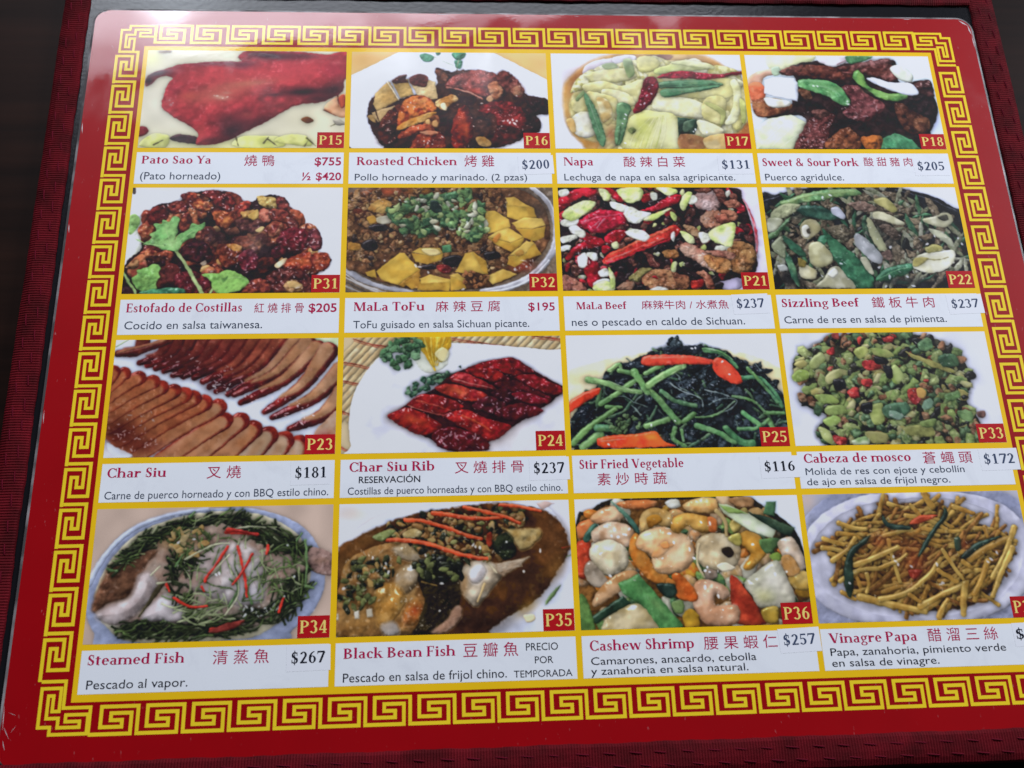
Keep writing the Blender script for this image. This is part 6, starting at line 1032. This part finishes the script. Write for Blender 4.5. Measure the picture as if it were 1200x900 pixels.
# ---- yellow ground, pictures, captions
COLS = [(-124.0, -63.15), (-61.54, -.68), (.89, 61.83), (63.36, 124.0)]
ROWS = [((-96.0, -61.25), (-59.7, -49.05)), ((-47.74, -13.85), (-12.05, -1.45)), ((.07, 33.57), (35.26, 45.6)), ((47.33, 81.35), (82.85, 93.2))]
sheet('yellow_panel', flat_rect(-125.3, -97.5, 125.3, 95.0), .03, PANEL, page)
CODES = [['P15', 'P16', 'P17', 'P18'], ['P31', 'P32', 'P21', 'P22'], ['P23', 'P24', 'P25', 'P33'], ['P34', 'P35', 'P36', 'P37']]
DESC = {'P15': 'roast duck on a cream dish', 'P16': 'sliced glazed chicken on a white plate', 'P17': 'napa cabbage with dried chillies', 'P18': 'pork with green pepper and onion', 'P31': 'glazed ribs with coriander leaves', 'P32': 'tofu cubes with mince and scallion in a pan', 'P21': 'beef with red chillies and garlic', 'P22': 'sizzling beef with mushroom and scallion', 'P23': 'fanned slices of roast pork', 'P24': 'red glazed ribs on a white plate', 'P25': 'stir fried greens with red pepper', 'P33': 'chopped green garlic stems with mince', 'P34': 'steamed fish under green shreds', 'P35': 'fish in dark bean sauce', 'P36': 'shrimp with cashews and vegetables', 'P37': 'fried potato strips on a pale plate'}
ORG = {0: [(150, 45), (400, 45), (635, 45), (860, 45)], 1: [(135, 212), (395, 212), (640, 210), (880, 210)], 2: [(110, 388), (390, 388), (650, 384), (900, 380)], 3: [(85, 585), (375, 580), (660, 572), (885, 570)]}
SCL = [.225, .23, .25, .2625]
GW, GH = PW // 2, PH // 2
_fi = np.arange((GW - 1) * (GH - 1)); _r, _c = _fi // (GW - 1), _fi % (GW - 1); _v = _r * GW + _c
QUADS = np.stack([_v, _v + GW, _v + GW + 1, _v + 1], 1).astype(np.int32)
def picture(code, x0, x1, y0, y1):
    im = PICS[code]().done(**LOOK.get(code, {})); im = im.reshape(GH, 2, GW, 2, 3).mean((1, 3)); L_ = np.clip(lin(im) * PGAIN, 0, .85)
    me = bpy.data.meshes.new('dish_picture'); nv = GW * GH; nf = len(QUADS)
    me.vertices.add(nv); me.loops.add(nf * 4); me.polygons.add(nf)
    X, Y = np.meshgrid(np.linspace(x0, x1, GW), np.linspace(y0, y1, GH)); co = np.stack([X * MM, -Y * MM, np.full_like(X, (ZP + .06) * MM)], -1)
    me.vertices.foreach_set('co', co.astype(np.float32).ravel()); me.loops.foreach_set('vertex_index', QUADS.ravel())
    me.polygons.foreach_set('loop_start', np.arange(0, nf * 4, 4, dtype=np.int32))
    me.update(calc_edges=True)
    at = me.color_attributes.new('ink', 'FLOAT_COLOR', 'POINT')
    at.data.foreach_set('color', np.concatenate([L_, np.ones((GH, GW, 1))], -1).astype(np.float32).ravel())
    return link('dish_picture', me, PHOTO, page)
PGAIN = 1.12
def text_mesh(kind, s):
    if kind == 's':
        V, F = serif_mesh(s); return np.array(V, float), F
    cu = bpy.data.curves.new('t', 'FONT'); cu.body = s; cu.size = 1; cu.fill_mode = 'FRONT'; cu.resolution_u = 3
    if kind == 'b': cu.offset = .016
    if kind == 'B': cu.offset = .009
    o = bpy.data.objects.new('t', cu); sc.collection.objects.link(o)
    dg = bpy.context.evaluated_depsgraph_get(); me = bpy.data.meshes.new_from_object(o.evaluated_get(dg))
    V = np.array([v.co[:] for v in me.vertices], float).reshape(-1, 3); F = [list(p.vertices) for p in me.polygons]
    bpy.data.objects.remove(o); bpy.data.curves.remove(cu); bpy.data.meshes.remove(me)
    return V, F
_h = text_mesh('f', 'H')[0]; CAPH = _h[:, 1].max()
def text(name, kind, s, x0, x1, yb, cap, z, mat, parent, tilt=0.):
    """lettering laid on the page: left x0 .. right x1, baseline yb, cap height cap (page mm)"""
    V, F = text_mesh(kind, s)
    if len(V) == 0: return None
    w = V[:, 0].max() - V[:, 0].min(); V[:, 0] = (V[:, 0] - V[:, 0].min()) / w * (x1 - x0)
    if kind == 's': ky = cap; V[:, 1] *= ky
    elif kind == 'c':
        h = V[:, 1].max() - V[:, 1].min(); V[:, 1] = (V[:, 1] - V[:, 1].min()) / h * cap
    else: V[:, 1] *= cap / CAPH
    V[:, 2] *= 1.0
    c, sn = math.cos(tilt), math.sin(tilt)
    P = [((a * c - b * sn) * MM, (a * sn + b * c) * MM, d * MM) for a, b, d in V]
    me = mesh(name, P, F)
    bm = bmesh.new(); bm.from_mesh(me)
    bad = [f for f in bm.faces if f.normal.z < 0]
    if bad: bmesh.ops.reverse_faces(bm, faces=bad)
    bm.to_mesh(me); bm.free()
    return link(name, me, mat, parent, W(x0, yb, z))
# name, Chinese name, price and description lines, in pixels of the enlarged cell: (kind, words, left, right, baseline, cap height, ink)
TX = {
'P15': [('s', 'Pato Sao Ya', 70, 432, 652, 40, 0), ('c', '燒 鴨', 605, 762, 665, 58, 0), ('b', '$755', 972, 1110, 661, 40, 0), ('b', '½ $420', 905, 1110, 738, 38, 0), ('f', '(Pato horneado)', 62, 480, 735, 38, 1)],
'P16': [('s', 'Roasted Chicken', 80, 602, 660, 42, 0), ('c', '烤 雞', 642, 797, 669, 60, 0), ('$', '$200', 945, 1085, 682, 46, 2), ('f', 'Pollo horneado y marinado. (2 pzas)', 70, 968, 740, 34, 1)],
'P17': [('s', 'Napa', 115, 268, 662, 42, 0), ('c', '酸 辣 白 菜', 428, 748, 670, 55, 0), ('$', '$131', 942, 1082, 680, 44, 2), ('f', 'Lechuga de napa en salsa agripicante.', 118, 1008, 740, 34, 1)],
'P18': [('s', 'Sweet & Sour Pork', 152, 652, 665, 40, 0), ('c', '酸 甜 豬 肉', 680, 932, 666, 46, 0), ('$', '$205', 962, 1098, 688, 44, 2), ('f', 'Puerco agridulce.', 165, 575, 740, 34, 1)],
'P31': [('s', 'Estofado de Costillas', 55, 645, 670, 44, 0), ('c', '紅 燒 排 骨', 708, 960, 673, 50, 0), ('b', '$205', 985, 1128, 668, 42, 0), ('f', 'Cocido en salsa taiwanesa.', 45, 748, 757, 40, 1)],
'P32': [('s', 'MaLa ToFu', 85, 446, 663, 44, 0), ('c', '麻 辣 豆 腐', 502, 832, 668, 56, 0), ('B', '$195', 975, 1110, 661, 40, 0), ('f', 'ToFu guisado en salsa Sichuan picante.', 82, 980, 752, 38, 1)],
'P21': [('s', 'MaLa Beef', 155, 412, 663, 36, 0), ('c', '麻辣牛肉 / 水煮魚', 488, 932, 664, 46, 0), ('$', '$237', 975, 1115, 658, 46, 2), ('f', 'nes o pescado en caldo de Sichuan.', 132, 1015, 748, 38, 1)],
'P22': [('s', 'Sizzling Beef', 160, 555, 652, 42, 0), ('c', '鐵 板 牛 肉', 620, 938, 656, 56, 0), ('$', '$237', 1028, 1165, 658, 44, 2), ('f', 'Carne de res en salsa de pimienta.', 172, 1000, 735, 36, 1)],
'P23': [('s', 'Char Siu', 62, 338, 688, 44, 0), ('c', '叉 燒', 528, 688, 692, 60, 0), ('$', '$181', 945, 1088, 690, 50, 3), ('f', 'Carne de puerco horneado y con BBQ estilo chino.', 48, 1098, 790, 36, 1)],
'P24': [('s', 'Char Siu Rib', 78, 476, 660, 44, 0), ('c', '叉 燒 排 骨', 572, 895, 668, 58, 0), ('$', '$237', 945, 1088, 668, 50, 3), ('B', 'RESERVACIÓN', 122, 410, 713, 30, 4), ('f', 'Costillas de puerco horneadas y con BBQ estilo chino.', 70, 1078, 768, 34, 1)],
'P25': [('s', 'Stir Fried Vegetable', 118, 606, 662, 42, 0), ('c', '素 炒 時 蔬', 202, 528, 740, 58, 0), ('$', '$116', 988, 1128, 675, 46, 3)],
'P33': [('s', 'Cabeza de mosco', 170, 672, 650, 42, 0), ('c', '蒼 蠅 頭', 730, 962, 654, 56, 0), ('$', '$172', 1018, 1158, 655, 46, 2), ('f', 'Molida de res con ejote y cebollín', 178, 925, 707, 32, 1), ('f', 'de ajo en salsa de frijol negro.', 185, 858, 755, 32, 1)],
'P34': [('s', 'Steamed Fish', 68, 498, 742, 46, 0), ('c', '清 蒸 魚', 625, 876, 739, 64, 0), ('$', '$267', 978, 1128, 735, 52, 4), ('f', 'Pescado al vapor.', 60, 512, 850, 40, 4)],
'P35': [('s', 'Black Bean Fish', 105, 605, 732, 46, 0), ('c', '豆 瓣 魚', 640, 886, 726, 64, 0), ('f', 'PRECIO', 920, 1063, 695, 33, 4), ('f', 'POR', 960, 1042, 752, 31, 4), ('f', 'TEMPORADA', 866, 1128, 816, 31, 4), ('f', 'Pescado en salsa de frijol chino.', 102, 835, 838, 40, 4)],
'P36': [('s', 'Cashew Shrimp', 120, 586, 727, 46, 0), ('c', '腰 果 蝦 仁', 630, 960, 722, 60, 0), ('$', '$257', 988, 1130, 703, 48, 2), ('f', 'Camarones, anacardo, cebolla', 125, 866, 790, 34, 4), ('f', 'y zanahoria en salsa natural.', 125, 830, 835, 34, 4)],
'P37': [('s', 'Vinagre Papa', 330, 726, 700, 44, 0), ('c', '醋 溜 三 絲', 775, 1088, 693, 60, 0), ('$', '$', 1170, 1203, 682, 46, 3), ('f', 'Papa, zanahoria, pimiento verde', 338, 1126, 757, 34, 4), ('f', 'en salsa de vinagre.', 345, 826, 806, 34, 4)]}
INKS = [CRIM, GREY, NAVY, DARK, DARK]
for r in range(4):
    for c in range(4):
        code = CODES[r][c]; (x0, x1), ((y0, y1), (c0, c1)) = COLS[c], ROWS[r]; ox, oy = ORG[r][c]; k = SCL[r]
        pc = tag(picture(code, x0, x1, y0, y1), 'printed photo of ' + DESC[code])
        sheet('code_label', flat_rect(x1 - 8.1, y1 - 5.5, x1 - .05, y1 - .05), .09, LRED, pc)
        text('code_number', 's', code, x1 - 7.5, x1 - .75, y1 - 1.2, 3.15, .12, CREAM, pc)
        cp = sheet('caption_panel', flat_rect(x0, c0, x1, c1), .06, WHITE, page)
        for kind, s, a, b, yb, cap, ki in TX[code]:
            (ax, ay), (bx, by), (tx_, ty_) = un(ox + a * k, oy + yb * k), un(ox + b * k, oy + yb * k), un(ox + a * k, oy + (yb - cap) * k)
            h = ay - ty_; base = ay; z = .09; tilt = 0.; par = cp
            if kind == '$':
                w_ = bx - ax; tilt = math.radians(random.Random(code).uniform(.4, 2.2)); ca, sa = math.cos(tilt), math.sin(tilt)
                e = 1.3 if s != '$' else .8; wr = w_ + e if s != '$' else 10
                Q = [(ax + u * ca + v * sa, base - u * sa + v * ca) for u, v in ((-e, -h - 1.5), (wr, -h - 1.5), (wr, 1.9), (-e, 1.9))]
                par = sheet('price_sticker', Q, .085, STICK, page); kind = 's'; z = .11
            nm = {'s': 'dish_name' if par is cp else 'price_text', 'c': 'chinese_name', 'b': 'price_text', 'B': 'price_text' if s[0] == '$' else 'note_text', 'f': 'description_text'}[kind]
            text(nm, kind, s, ax, bx, base, h, z, INKS[ki], par, tilt)
